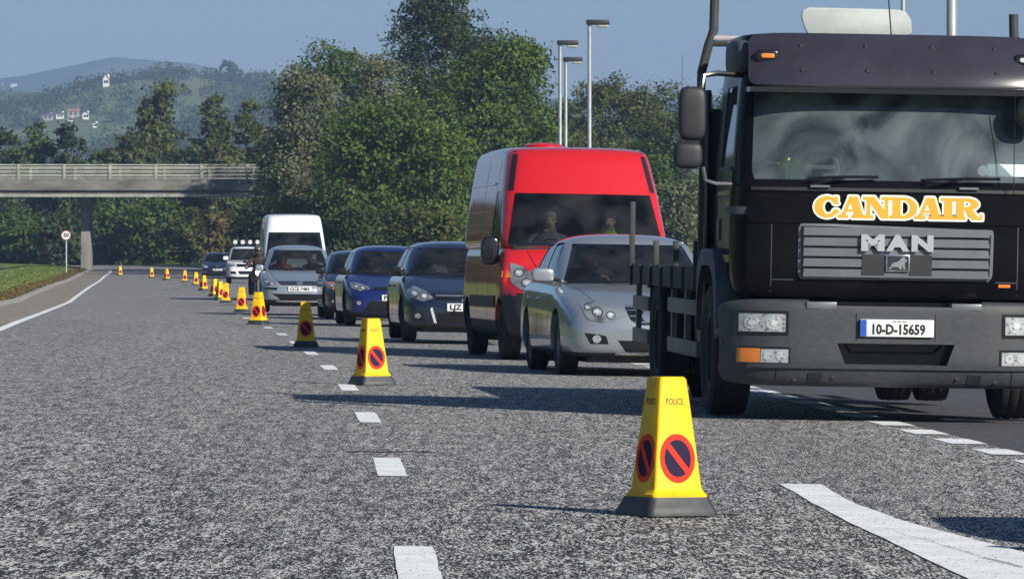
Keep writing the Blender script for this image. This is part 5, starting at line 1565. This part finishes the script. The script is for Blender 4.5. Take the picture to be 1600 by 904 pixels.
# front panel under the screen
fp = decal(cb, [(tx(1166), tz(466)), (tx(1628), tz(466)), (tx(1630), tz(350)), (tx(1628), tz(289)), (tx(1166), tz(289)), (tx(1164), tz(350))], off=.03, rows=16, cols=30, depth=.05)
fpo = obj('front_panel', fp, M['lorry_black'], T, 50); fb = bvh_of(fp)
obj('panel_crease', decal(fb, [(tx(1166), tz(350)), (tx(1628), tz(350)), (tx(1628), tz(328)), (tx(1166), tz(328))], off=.014, rows=3, cols=24, depth=.02), M['lorry_black'], fpo, 50)
obj('wiper_tray', decal(fb, [(tx(1170), tz(300)), (tx(1624), tz(300)), (tx(1624), tz(284)), (tx(1170), tz(284))], off=.02, rows=3, cols=24, depth=.02), M['dark_plastic'], fpo, 50)
for px in (1276, 1510): obj('panel_catch', decal(fb, [(tx(px) - .07, tz(294.5)), (tx(px) + .07, tz(294.5)), (tx(px) + .07, tz(291)), (tx(px) - .07, tz(291))], off=.045, rows=1, cols=4, depth=.02), M['slat_grey'], fpo, 50)
# grille with slats
gp = [(tx(1249), tz(438)), (tx(1545), tz(438)), (tx(1551), tz(430)), (tx(1552), tz(360)), (tx(1546), tz(352)), (tx(1248), tz(351)), (tx(1244), tz(358)), (tx(1244), tz(430))]
gr = obj('grille', decal(fb, gp, off=.008, rows=14, cols=24, depth=.02), M['slat_grey'], T, 50)
gi = [(tx(1249), tz(435)), (tx(1546), tz(435)), (tx(1548), tz(356)), (tx(1248), tz(355))]
obj('grille_recess', decal(fb, gi, off=.012, rows=8, cols=24, depth=.004), M['black'], gr, 50)
for k in range(5):
    z0, z1 = tz(435 - 16.2 * k - 1.0), tz(435 - 16.2 * k - 13.4)
    obj('grille_slat', decal(fb, [(tx(1251), z0), (tx(1545), z0), (tx(1542), z1), (tx(1252), z1)], off=.045, rows=3, cols=24, depth=.03), M['slat_grey'], gr, 40)
for a_, b_ in ((1343, 1378), (1418, 1453)):
    obj('grille_inset', decal(fb, [(tx(a_), tz(430)), (tx(b_), tz(430)), (tx(b_), tz(398)), (tx(a_), tz(398))], off=.050, rows=4, cols=4, depth=.02), M['dark_plastic'], gr, 50)
yF = fb.ray_cast(Vector((0, -4, tz(380))), Vector((0, 1, 0)))[0].y
# MAN letters, individually
for ch, pc, wd in (('M', 1359, .170), ('A', 1398, .170), ('N', 1437, .160)):
    me = text_mesh(ch, .150, wd, .014, .009); o = obj('chrome_letter', me, M['letter_silver'], gr); o.location = (tx(pc), yF - .062, tz(381))
# emblem: a standing lion in a square frame
yE = yF - .055
em = MB(); em.box(-.088, .088, -.012, .02, -.062, .062, .008); eo = em.build('emblem', M['chrome'], gr); eo.location = (tx(1399), yE, tz(411))
MB().box(-.078, .078, -.0145, -.008, -.052, .052).build('emblem_field', M['lorry_visor'], eo)
lion = [(-.066, -.044), (-.054, -.044), (-.046, -.030), (-.020, -.026), (.004, -.030), (.012, -.044), (.030, -.044), (.028, -.030), (.034, -.018), (.038, -.034), (.040, -.044), (.056, -.044), (.050, -.020), (.050, .002), (.058, .012), (.064, .014), (.062, .026), (.052, .032), (.050, .042), (.038, .046), (.024, .036), (.010, .018), (-.010, .008), (-.034, .004), (-.046, -.008), (-.052, -.026), (-.066, -.036)]
MB().prism(lion, 'Y', -.0185, -.013).build('emblem_lion', M['chrome'], eo)

# lettering across the panel: drawn from shapes on a fine raster
def glyphs():
    H_, u = 1.0, 240
    def grid(w):
        xs = (np.arange(int(w * u)) + .5) / u; zs = (np.arange(u) + .5) / u
        return np.meshgrid(xs, zs)
    def rect(X, Z, a, b, c, d): return (X >= a) & (X <= b) & (Z >= c) & (Z <= d)
    def stroke(X, Z, x0, z0, x1, z1, w):  # slanted bar with level ends, w = horizontal width
        xm = x0 + (x1 - x0) * (Z - z0) / (z1 - z0); return (np.abs(X - xm) <= w / 2) & (Z >= min(z0, z1)) & (Z <= max(z0, z1))
    def ell(X, Z, cx, cz, rx, rz): return ((X - cx) / rx) ** 2 + ((Z - cz) / rz) ** 2 <= 1
    out = []
    # C
    w = 1.12; X, Z = grid(w); g = ell(X, Z, .54, .5, .54, .5) & ~ell(X, Z, .60, .5, .24, .34)
    g &= ~rect(X, Z, .72, 1.2, .34, .64); g |= rect(X, Z, .86, 1.0, .62, .98); g |= ell(X, Z, .93, .30, .13, .10); out.append((g, w))
    def A(w=1.22):
        X, Z = grid(w); c = w / 2
        g = stroke(X, Z, .22, .08, c - .04, 1, .16) | stroke(X, Z, w - .30, .08, c + .04, 1, .38)
        g &= Z <= 1; g |= rect(X, Z, .28, w - .30, .30, .40) | rect(X, Z, 0, .44, 0, .14) | rect(X, Z, w - .62, w, 0, .14)
        return g, w
    out.append(A())
    w = 1.26; X, Z = grid(w)
    g = rect(X, Z, .16, .32, 0, 1) | rect(X, Z, .94, 1.10, 0, 1) | stroke(X, Z, 1.0, 0, .30, 1, .40) & (X < 1.10) & (X > .16)
    g |= rect(X, Z, 0, .44, .86, 1) | rect(X, Z, 0, .46, 0, .14) | rect(X, Z, .80, 1.26, .86, 1); out.append((g, w))
    w = 1.24; X, Z = grid(w)
    g = (ell(X, Z, .62, .5, .60, .5) & (X > .5)) | rect(X, Z, .14, .55, 0, 1); g &= ~((ell(X, Z, .62, .5, .28, .36) & (X > .54)) | rect(X, Z, .50, .60, .14, .86))
    g |= rect(X, Z, 0, .5, 0, .14) | rect(X, Z, 0, .5, .86, 1); out.append((g, w))
    out.append(A())
    w = .66; X, Z = grid(w); out.append((rect(X, Z, .15, .51, 0, 1) | rect(X, Z, 0, w, 0, .14) | rect(X, Z, 0, w, .86, 1), w))
    w = 1.30; X, Z = grid(w)
    g = rect(X, Z, .14, .48, 0, 1) | (ell(X, Z, .62, .72, .50, .28) & (X > .4)) | stroke(X, Z, 1.02, 0, .66, .5, .36) | rect(X, Z, .4, .7, .46, .56)
    g &= ~(rect(X, Z, .48, .60, .60, .86) | (ell(X, Z, .60, .73, .18, .13) & (X > .55)))
    g |= rect(X, Z, 0, .56, 0, .14) | rect(X, Z, 0, .5, .86, 1) | rect(X, Z, .9, 1.30, 0, .12) | rect(X, Z, 1.2, 1.30, 0, .26); out.append((g, w))
    return out, u
def raster_mesh(G, cell, x0, z0, y0, y1):
    V, F = [], []
    def cube(a, b, c, d):
        n = len(V)
        for x, z in ((a, c), (b, c), (b, d), (a, d)): V.append((x, y0, z))
        for x, z in ((a, c), (b, c), (b, d), (a, d)): V.append((x, y1, z))
        F.extend([(n, n + 1, n + 2, n + 3), (n + 3, n + 2, n + 6, n + 7), (n, n + 3, n + 7, n + 4), (n + 1, n + 5, n + 6, n + 2), (n, n + 4, n + 5, n + 1)])
    act = {}
    for r in range(G.shape[0] + 1):
        runs = []
        if r < G.shape[0]:
            row = np.concatenate([[0], G[r].astype(int), [0]]); d = np.diff(row)
            runs = list(zip(np.where(d == 1)[0].tolist(), np.where(d == -1)[0].tolist()))
        new = {}
        for q in runs: new[q] = act.pop(q, r)
        for q, rs in act.items(): cube(x0 + q[0] * cell, x0 + q[1] * cell, z0 + rs * cell, z0 + r * cell)
        act = new
    return np_mesh('raster', V, F)
gl, u = glyphs()
tot = 6.9; Wt = tx(1533) - tx(1268)
hh_ = tz(308) - tz(341.5)
sx = Wt / 7.0
# compose on one canvas, letters overlapping slightly at their serifs
cells_x, cells_z = 760, 100
cell = (Wt + .04) / cells_x
canvas = np.zeros((int((hh_ + .04) / cell), cells_x), bool)
adv = [0.0, 1.02, 2.10, 3.24, 4.36, 5.48, 6.02]
total = adv[-1] + gl[-1][1]
k = Wt / total
cz = .02
for (g, w), ad in zip(gl, adv):
    X0 = .02 + ad * k
    cols = ((np.arange(cells_x) + .5) * cell - X0) / k; rows = ((np.arange(canvas.shape[0]) + .5) * cell - cz) / hh_
    ci = (cols * u).astype(int); ri = (rows * u).astype(int)
    okc = (cols >= 0) & (ci < g.shape[1]); okr = (rows >= 0) & (ri < g.shape[0])
    sub = g[np.clip(ri, 0, g.shape[0] - 1)][:, np.clip(ci, 0, g.shape[1] - 1)]
    canvas |= sub & okr[:, None] & okc[None, :]
out_ = canvas.copy(); rr = int(.0155 / cell)
for dz in range(-rr, rr + 1):
    for dx in range(-rr, rr + 1):
        if dx * dx + dz * dz <= rr * rr: out_ |= np.roll(np.roll(canvas, dz, 0), dx, 1)
ox = tx(1268) - .02; oz_ = tz(341.5) - .02
yL = fb.ray_cast(Vector((0, -4, tz(325))), Vector((0, 1, 0)))[0].y
edge = fb.ray_cast(Vector((.62, -4, tz(325))), Vector((0, 1, 0)))[0].y
def bend(me, off):
    for v in me.vertices:
        h = fb.ray_cast(Vector((v.co.x, -4, v.co.z)), Vector((0, 1, 0)))[0]
        v.co.y = (h.y if h else yL) - off + v.co.y
    return me
le = obj('lettering_outline', bend(raster_mesh(out_, cell, ox, oz_, 0, .001), .0200), M['cream'], fpo)
obj('lettering', bend(raster_mesh(canvas, cell, ox, oz_, 0, .001), .0216), M['orange'], le)
# small reflector lettering low right of the panel
obj('amber_mark', decal(fb, [(tx(1561), tz(447)), (tx(1580), tz(447)), (tx(1580), tz(442)), (tx(1561), tz(442))], off=.012, rows=2, cols=3, depth=.01), M['amber'], fpo, 50)

# bumper
def bumf(a, b, c):
    t = (c + 1) / 2; z = tz(606) + (tz(470) - tz(606)) * t
    y = -.02 + .50 * (b + 1) / 2 + .30 * np.abs(a) ** 5 + np.where(b < 0, .07 * np.clip((.30 - t) / .30, 0, 1) ** 1.5, 0)
    return a * 1.255, y, z
bm_ = rbox((34, 10, 18), 10, bumf); bbv = bvh_of(bm_)
notch = MB().prism([(tx(1255), tz(459)), (tx(1540), tz(459)), (tx(1530), tz(479)), (tx(1265), tz(479))], 'Y', -2, 2).mesh()
intake = MB().prism([(tx(1318), tz(570)), (tx(1478), tz(570)), (tx(1490), tz(537)), (tx(1305), tz(537))], 'Y', -2, .20).mesh()
arch = [MB().lathe([(min(s * .80, s * 1.5), .60), (max(s * .80, s * 1.5), .60)], 40, 'X', (0, 1.38 - .45, .50), False).mesh() for s in (-1, 1)]
bb = bool_diff(bm_, [notch, intake] + arch); bumper = obj('bumper', bb, M['bumper_grey'], T, 40)
MB().box(-.42, .42, .19, .24, tz(572), tz(535)).build('air_intake', M['black'], bumper)
MB().tube([(-.34, .17, tz(540)), (-.30, .15, tz(552)), (.30, .15, tz(552)), (.36, .17, tz(540))], .008, 6).build('tow_cable', M['dark_plastic'], bumper)
MB().box(-.55, .55, .22, .30, tz(482), tz(462)).build('panel_gap', M['black'], T)
for px in (1280, 1508): MB().box(tx(px) - .11, tx(px) + .11, -.015, .12, tz(484), tz(473), .006).build('step_pad', M['slat_grey'], bumper)
obj('bumper_lip', decal(bbv, [(tx(1165), tz(577)), (tx(1630), tz(577)), (tx(1628), tz(570)), (tx(1167), tz(570))], off=.018, rows=3, cols=24, depth=.02), M['bumper_grey'], bumper, 50)
for (p0, p1) in ((1334, 1335.2), (1458, 1459.2)):
    obj('panel_seam', decal(bbv, [(tx(p0), tz(532)), (tx(p1), tz(532)), (tx(p1), tz(490)), (tx(p0), tz(490))], off=.002, rows=4, cols=1, depth=.004), M['black'], bumper, 50)
for s in (-1, 1):
    def P2(a, b_, c, d):   # px range on the left of the picture, mirrored for the right
        x0, x1 = tx(a), tx(b_)
        return [(s * -x0, tz(d)), (s * -x1, tz(d)), (s * -x1, tz(c)), (s * -x0, tz(c))]
    rim_ = obj('headlight_surround', decal(bbv, P2(1149, 1229, 488, 526), off=.006, rows=6, cols=8, depth=.02), M['black'], bumper, 50)
    hl = obj('headlight', decal(bbv, P2(1154, 1224, 493, 521), off=.012, rows=6, cols=10, depth=.02), M['lamp'], T, 50)
    for cx, rr_ in ((1172, .052), (1206, .056)):
        obj('lamp_reflector', decal(bbv, ellipse(s * -tx(cx), tz(507), rr_, rr_), off=.0155, rows=10, cols=8, depth=.003), M['reflector_grey'], hl, 50)
        obj('bulb_hood', decal(bbv, ellipse(s * -tx(cx), tz(507), rr_ * .42, rr_ * .42), off=.019, rows=8, cols=6, depth=.003), M['lamp_white'], hl, 50)
    obj('fog_surround', decal(bbv, P2(1150, 1232, 544, 572), off=.006, rows=6, cols=8, depth=.02), M['black'], bumper, 50)
    obj('indicator', decal(bbv, P2(1152, 1186, 547, 569), off=.012, rows=5, cols=6, depth=.02), M['amber'] if True else None, T, 50)
    fo = obj('fog_lamp', decal(bbv, P2(1187, 1229, 548, 569), off=.012, rows=5, cols=6, depth=.02), M['lamp'], T, 50)
    for cx in (1197, 1217): obj('lamp_reflector', decal(bbv, ellipse(s * -tx(cx), tz(558.5), .030, .033), off=.0155, rows=8, cols=6, depth=.003), M['reflector_grey'], fo, 50)
# small fittings that break up the plain front
for px, y in ((1240, 595), (1556, 595), (1300, 590), (1495, 590), (1132, 540), (1660, 540)):
    h = bbv.ray_cast(Vector((tx(px), -4, tz(y))), Vector((0, 1, 0)))[0]
    if h:
        b = MB().lathe([(-.006, .012), (-.002, .018), (.01, .018)], 10, 'Y', close=False).build('bolt', M['dark_plastic'], bumper); b.location = h
for s_ in (-1, 1):
    obj('panel_seam', decal(bbv, [(s_ * .86 - .004, tz(604)), (s_ * .86 + .004, tz(604)), (s_ * .86 + .004, tz(577)), (s_ * .86 - .004, tz(577))], off=.002, rows=4, cols=1, depth=.004), M['black'], bumper, 50)
    obj('panel_seam', decal(fb, [(s_ * .90 - .003, tz(460)), (s_ * .90 + .003, tz(460)), (s_ * .90 + .003, tz(352)), (s_ * .90 - .003, tz(352))], off=.003, rows=8, cols=1, depth=.004), M['arch_grey'], fpo, 50)
    obj('panel_seam', decal(fb, [(s_ * .90 if s_ > 0 else -.90, tz(440)), (s_ * .74, tz(440)), (s_ * .74, tz(438.5)), (s_ * .90, tz(438.5))][::1], off=.003, rows=1, cols=6, depth=.004), M['arch_grey'], fpo, 50)
    obj('tow_cover', decal(bbv, [(s_ * .58 - .05, tz(600)), (s_ * .58 + .05, tz(600)), (s_ * .58 + .05, tz(584)), (s_ * .58 - .05, tz(584))], off=.006, rows=3, cols=4, depth=.01), M['dark_plastic'], bumper, 50)
# number plate
M['plate_blue'] = mat('plate_blue_band', (0.02, 0.09, 0.42), .4)
pl = MB().box(tx(1340), tx(1456), -.045, -.018, tz(526), tz(499), .004).build('number_plate', M['white_plate'], T)
MB().box(tx(1340), tx(1350), -.0475, -.020, tz(526) + .003, tz(499) - .003).build('plate_band', M['plate_blue'], pl)
t = obj('plate_text', text_mesh('10-D-15659', .100, .385, .001, .0035), M['ink'], pl); t.location = (tx(1401), -.0465, tz(515))
t = obj('plate_county_text', text_mesh('Baile Átha Cliath', .016, .10, .0006, 0), M['ink'], pl); t.location = (tx(1402), -.0465, tz(501.8))

# wipers
for x0, x1 in ((1262, 1368), (1440, 1560)):
    w_ = MB()
    pA = fb.ray_cast(Vector((tx(x0) , -4, tz(290))), Vector((0, 1, 0)))[0]
    w_.tube([pA + Vector((0, -.04, .0)), Vector((tx((x0 + x1) / 2), pA.y - .05, tz(279)))], .010, 6)
    w_.tube([Vector((tx(x0 - 6), pA.y - .025, tz(281))), Vector((tx((x0 + x1) / 2), pA.y - .03, tz(277.5))), Vector((tx(x1), pA.y - .01, tz(277)))], .012, 6)
    w_.build('wiper', M['black'], T)
# aerial
MB().tube([(tx(1396), .45, tz(52)), (tx(1392), .47, tz(0)), (tx(1391), .5, tz(-60))], .006, 5).build('aerial', M['black'], T)
# pale panel on the roof
pp = [(tx(1300), tz(53)), (tx(1452), tz(53)), (tx(1463), tz(48)), (tx(1461), tz(26)), (tx(1452), tz(13)), (tx(1440), tz(10)), (tx(1300), tz(9)), (tx(1290), tz(14)), (tx(1288), tz(24)), (tx(1294), tz(44))]
MB().prism([(x * 1.05, 1.10 + (z - 1.1) * 1.05 - .03) if False else (x * 1.04, z + .05) for x, z in pp], 'Y', 1.62, 1.66, .008).build('roof_panel', M['pale_panel'], T)

# inside the cab
obj('dashboard', soft_box(-1.05, 1.05, .30, .62, tz(330), tz(281), p=6), M['interior'], T, 50)
obj('cab_rear_wall', soft_box(-1.04, 1.04, 1.62, 1.70, 1.2, 2.55, p=10), mat('cab_lining', (.10, .12, .13), .9, vary=.3, scale=2), T, 50)
sw_ = MB().lathe([(-.016, .215), (0, .232), (.016, .215), (0, .200)], 32, 'Y'); sw_.box(-.2, .2, -.008, .008, -.02, .02); sw_.box(-.02, .02, -.008, .008, -.2, 0)
sw_ = sw_.build('steering_wheel', mat('steering_grey', (.26, .28, .30), .4), T); sw_.location = (-.58, .60, tz(262)); sw_.rotation_euler = (R(-38), 0, 0)
for s in (-.58, .62):
    st = empty('seat'); st.parent = T; st.location = (s, 1.2, 1.30)
    obj('cushion', soft_box(-.26, .26, -.30, .24, -.16, .02), M['seat'], st, 50)
    obj('backrest', soft_box(-.25, .25, .18, .32, -.05, .72), mat('grey_seat_cloth', (.09, .10, .115), .9, vary=.2), st, 50)
    obj('headrest', soft_box(-.14, .14, .20, .30, .70, .90), M['seat'], st, 50)
# things on the dash: hi-vis waistcoat, cards, permit strip
def top_thing(name, me, m, lx, ly, lz, label, cat, rz=0):
    o = obj(name, me, m, None, 50); Mx = Matrix.LocRotScale(T.location, T.rotation_euler, None)
    o.matrix_world = Mx @ Matrix.Translation((lx, ly, lz)) @ Matrix.Rotation(R(rz), 4, 'Z'); tag(o, label, cat); return o
def crump(a, b, c):
    k = 1 + .16 * np.sin(a * 7 + c * 4) + .10 * np.sin(c * 11 - a * 5)
    return a * .115 * k * (1 - .35 * np.clip(c, 0, 1)), b * .04 * k, c * .085 * k + .085
top_thing('hi_vis_waistcoat', rbox((14, 6, 12), 2.6, crump), mat('lime_cloth', (.40, .80, .10), .9, vary=.45, scale=18, bump=.5), tx(1233), .20, tz(283), 'crumpled lime green waistcoat lying on the lorry dashboard', 'waistcoat')
yS = cb.ray_cast(Vector((.75, -4, tz(264))), Vector((0, 1, 0)))[0].y
top_thing('permit_strip', MB().box(-.20, .16, -.003, .003, -.045, .045).mesh(), mat('pale_card', (.72, .86, .84), .6, vary=.10, scale=14), tx(1586), yS + .02, tz(263), 'pale blue-green permit strip standing inside the lorry windscreen at its right', 'card')
top_thing('permit_disc', MB().lathe([(-.003, .040), (.003, .040)], 24, 'Y', close=False).mesh(), M['white_plate'], tx(1536), yS + .02, tz(264), 'round white permit disc beside the pale strip in the lorry windscreen', 'disc')
top_thing('paper_slip', MB().box(-.045, .045, -.002, .002, -.012, .012).mesh(), M['white_plate'], tx(1203), yS + .06, tz(257), 'small white paper slip at the left corner of the lorry dashboard', 'paper')
top_thing('windscreen_sticker', MB().box(-.02, .02, -.002, .002, -.02, .02).mesh(), M['white_plate'], tx(1426), yS + .01, tz(261), 'small square sticker low in the middle of the lorry windscreen', 'sticker')

# door: handle, olive patch with gold bands, seams (picture-left side and mirrored)
for s in (-1, 1):
    def SP(y0, y1, ya, yb): return [(y0, tz(yb)), (y1, tz(yb)), (y1, tz(ya)), (y0, tz(ya))]
    dr = obj('door', decal(cb, [(.42, tz(400)), (.95, tz(400)), (1.32, tz(380)), (1.36, tz(268)), (.40, tz(268))], 'X', off=.008, rows=12, cols=10, depth=.01, side=s), M['lorry_black'], T, 50)
    obj('door_patch', decal(cb, SP(.50, 1.30, 310, 392), 'X', off=.012, rows=8, cols=8, depth=.004, side=s), M['olive_patch'], dr, 50)
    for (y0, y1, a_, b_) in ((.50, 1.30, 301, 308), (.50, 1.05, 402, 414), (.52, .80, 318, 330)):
        obj('gold_band', decal(cb, SP(y0, y1, a_, b_), 'X', off=.016, rows=3, cols=8, depth=.004, side=s), M['gold'], dr, 50)
    obj('door_handle', decal(cb, SP(1.05, 1.22, 345, 380), 'X', off=.03, rows=4, cols=4, depth=.02, side=s), M['black'], dr, 50)
    obj('corner_deflector', decal(cb, [(.16, tz(460)), (.40, tz(460)), (.40, tz(330)), (.16, tz(330))], 'X', off=.02, rows=8, cols=6, depth=.03, side=s), M['lorry_black'], T, 50)
    obj('deflector_band', decal(cb, SP(.18, .44, 326, 338), 'X', off=.05, rows=3, cols=5, depth=.04, side=s), M['arch_grey'], T, 50)
    # wind deflector on the window edge
    obj('window_seal', decal(cb, [(.50, tz(268)), (1.3, tz(268)), (1.3, tz(263)), (.50, tz(263))], 'X', off=.012, rows=2, cols=6, depth=.01, side=s), M['dark_plastic'], T, 50)
    # mirrors
    m1 = obj('door_mirror', soft_box(-.10, .10, -.07, .09, 0, tz(140) - tz(224), p=4.5), M['dark_plastic'], T, 55); m1.location = (s * 1.485, .18, tz(224))
    obj('mirror_glass', soft_box(-.085, .085, .088, .098, .03, tz(140) - tz(224) - .03, n=(4, 2, 6)), M['mirror'], m1, 55)
    m2 = obj('wide_angle_mirror', soft_box(-.105, .105, -.08, .08, 0, tz(226) - tz(267), p=4), M['dark_plastic'], T, 55); m2.location = (s * 1.515, .16, tz(268))
    obj('mirror_glass', soft_box(-.085, .085, .078, .088, .02, tz(226) - tz(267) - .02, n=(4, 2, 4)), M['mirror'], m2, 55)
    MB().tube([(s * 1.10, .34, tz(120)), (s * 1.30, .26, tz(118)), (s * 1.40, .22, tz(122)), (s * 1.42, .20, tz(142))], .020, 8).build('mirror_arm', M['black'], T)
    MB().tube([(s * 1.12, .36, tz(291)), (s * 1.30, .26, tz(291)), (s * 1.38, .20, tz(286)), (s * 1.40, .18, tz(266))], .014, 8).build('mirror_arm', M['guard_alu'], T)
    # wheel arch, step
    ar = MB(); ar.prism([(.62, .58), (.66, .98), (.80, 1.16), (1.0, 1.24), (1.75, 1.24), (2.0, 1.12), (2.10, .80), (2.10, .62), (2.02, .62), (2.0, .84), (1.86, 1.04), (1.66, 1.13), (1.10, 1.13), (.88, 1.04), (.76, .84), (.72, .58)][::-1], 'X', min(s * 1.0, s * 1.245), max(s * 1.0, s * 1.245), .015)
    ar.build('wheel_arch', M['arch_grey'], T)
    MB().box(min(s * .95, s * 1.24), max(s * .95, s * 1.24), .40, .66, .60, .66, .01).build('cab_step', M['arch_grey'], T)
    MB().box(min(s * .95, s * 1.22), max(s * .95, s * 1.22), .42, .62, .34, .40, .01).build('cab_step', M['bumper_grey'], T)
# wheels: front singles, rear twins
RT = .485
for s in (-1, 1):
    wheel_parts(T, s * 1.08, 1.38, RT, .30, .29, M['steel_rim'], 10)
    wheel_parts(T, s * 1.09, 5.6, RT, .27, .29, M['steel_rim'], 10)
    wheel_parts(T, s * .78, 5.6, RT, .27, .29, M['steel_rim'], 10)
for y in (1.38, 5.6):
    MB().tube([(-1.0, y, RT), (1.0, y, RT)], .07, 10).build('axle', M['dark_plastic'], T)
MB().lathe([(-.2, .12), (-.1, .2), (.1, .2), (.2, .12)], 16, 'Y', (0.02, 5.6, RT), False).build('differential', M['dark_plastic'], T)
for s in (-1, 1): MB().box(s * .42 - .045, s * .42 + .045, .5, 8.2, .72, .96).build('chassis_rail', M['frame_dark'], T)
obj('engine_block', soft_box(-.35, .35, .5, 1.8, .45, 1.0), M['dark_plastic'], T, 50)
# load bed
BZ0, BZ1 = .96, 1.075
bx = 1.235
MB().box(-bx + .03, bx - .03, 2.06, 8.25, BZ0 + .02, BZ0 + .10).build('bed_floor', M['timber'], T)
for s in (-1, 1):
    sb = MB().box(min(s * (bx - .03), s * bx), max(s * (bx - .03), s * bx), 2.06, 8.25, BZ0 - .04, BZ1 + .02, .006).build('bed_side', M['frame_dark'], T)
    for k, yy in enumerate((2.2, 3.1, 4.0, 4.9, 5.8, 6.7, 7.6)):
        MB().box(min(s * bx, s * (bx + .022)), max(s * bx, s * (bx + .012)), yy - .02, yy + .02, BZ0 - .05, BZ1 + .015).build('side_strap', M['frame_dark'], sb)
    for yy, hg in ((2.6, .22), (4.2, .22), (5.9, .22), (8.15, .56)):
        MB().box(min(s * (bx - .065), s * (bx - .02)), max(s * (bx - .065), s * (bx - .02)), yy - .03, yy + .03, BZ1, BZ1 + hg, .005).build('stake', M['frame_dark'], T)
    # side guard and boxes
    g_ = MB().box(min(s * 1.17, s * 1.20), max(s * 1.17, s * 1.20), 2.45, 4.75, .72, .84, .005); g_.box(min(s * 1.17, s * 1.20), max(s * 1.17, s * 1.20), 2.45, 4.75, .40, .52, .005)
    for yy in (2.5, 3.6, 4.7): g_.box(min(s * 1.13, s * 1.172), max(s * 1.13, s * 1.172), yy - .05, yy + .05, .40, .95)
    g_.build('side_guard', M['guard_alu'], T)
    g_ = MB().box(min(s * 1.17, s * 1.20), max(s * 1.17, s * 1.20), 6.5, 7.9, .70, .82, .005); g_.box(min(s * 1.17, s * 1.20), max(s * 1.17, s * 1.20), 6.5, 7.9, .42, .54, .005)
    for yy in (6.55, 7.85): g_.box(min(s * 1.13, s * 1.172), max(s * 1.13, s * 1.172), yy - .05, yy + .05, .42, .95)
    g_.build('side_guard', M['guard_alu'], T)
    MB().prism([(5.0, .9), (5.05, 1.0), (6.2, 1.0), (6.25, .9), (6.22, .9), (6.17, .965), (5.08, .965), (5.03, .9)][::-1], 'X', min(s * .66, s * 1.23), max(s * .66, s * 1.23)).build('mudguard', M['dark_plastic'], T)
    MB().box(min(s * .68, s * 1.2), max(s * .68, s * 1.2), 6.26, 6.28, .30, .95).build('mud_flap', M['rubber'], T)
obj('fuel_tank', soft_box(.60, 1.12, 2.7, 3.9, .42, .92, p=5), M['guard_alu'], T, 50)
obj('battery_box', soft_box(-1.12, -.60, 2.6, 3.4, .45, .90, p=10), M['dark_plastic'], T, 50)
# headboard behind the cab with tall bent uprights and cross rail
hb = MB().box(-1.24, -1.15, 1.98, 2.06, BZ0, 2.42, .01); hb.box(1.15, 1.24, 1.98, 2.06, BZ0, 2.42, .01); hb.box(-1.15, 1.15, 2.0, 2.04, BZ0, 2.30); hb.build('headboard', M['frame_dark'], T)
MB().box(-1.21, -1.165, 1.90, 1.975, .70, 2.44, .01).build('air_intake_stack', M['black'], T)
for s in (-1, 1):
    MB().tube([(s * 1.235, 2.02, 2.36), (s * 1.235, 2.0, tz(105)), (s * 1.19, 1.98, tz(62)), (s * 1.15, 1.98, tz(35)), (s * 1.145, 1.98, tz(-40) if s < 0 else tz(0))], .036, 10).build('rack_upright', M['frame_dark'], T)
MB().box(-1.16, 1.16, 1.95, 2.01, tz(52), tz(44), .01).build('rack_rail', mat('pale_rail', (.45, .40, .40), .5, vary=.2), T)
MB().box(-1.16, 1.16, 1.955, 2.005, tz(62), tz(53), .01).build('rack_rail', M['frame_dark'], T)
# kerb mirror hanging in front of the right side of the screen
km = obj('kerb_mirror', soft_box(-.12, .12, -.06, .06, -.12, .12, p=2.6), M['black'], T, 60); km.location = (tx(1606), .07, tz(172))
MB().tube([(0, .0, .10), (0, .0, .18), (.02, .05, .24)], .014, 6).build('mirror_arm', M['black'], km)
MB().tube([(tx(1580), .02, tz(300)), (tx(1580), .03, tz(148))], .004, 5).build('screen_rod', M['black'], T)
# driver
Mx = Matrix.LocRotScale(T.location, T.rotation_euler, None)
dp = Mx @ Vector((-.58, 1.22, 1.34))
d_ = person('lorry driver in a grey shirt, faint behind the dusty windscreen', dp, T.rotation_euler.z, M['grey_cloth'], M['denim'], M['hair_dark'], ((-.17, -.55, .42), (.17, -.55, .42)))
d_.rotation_euler = T.rotation_euler
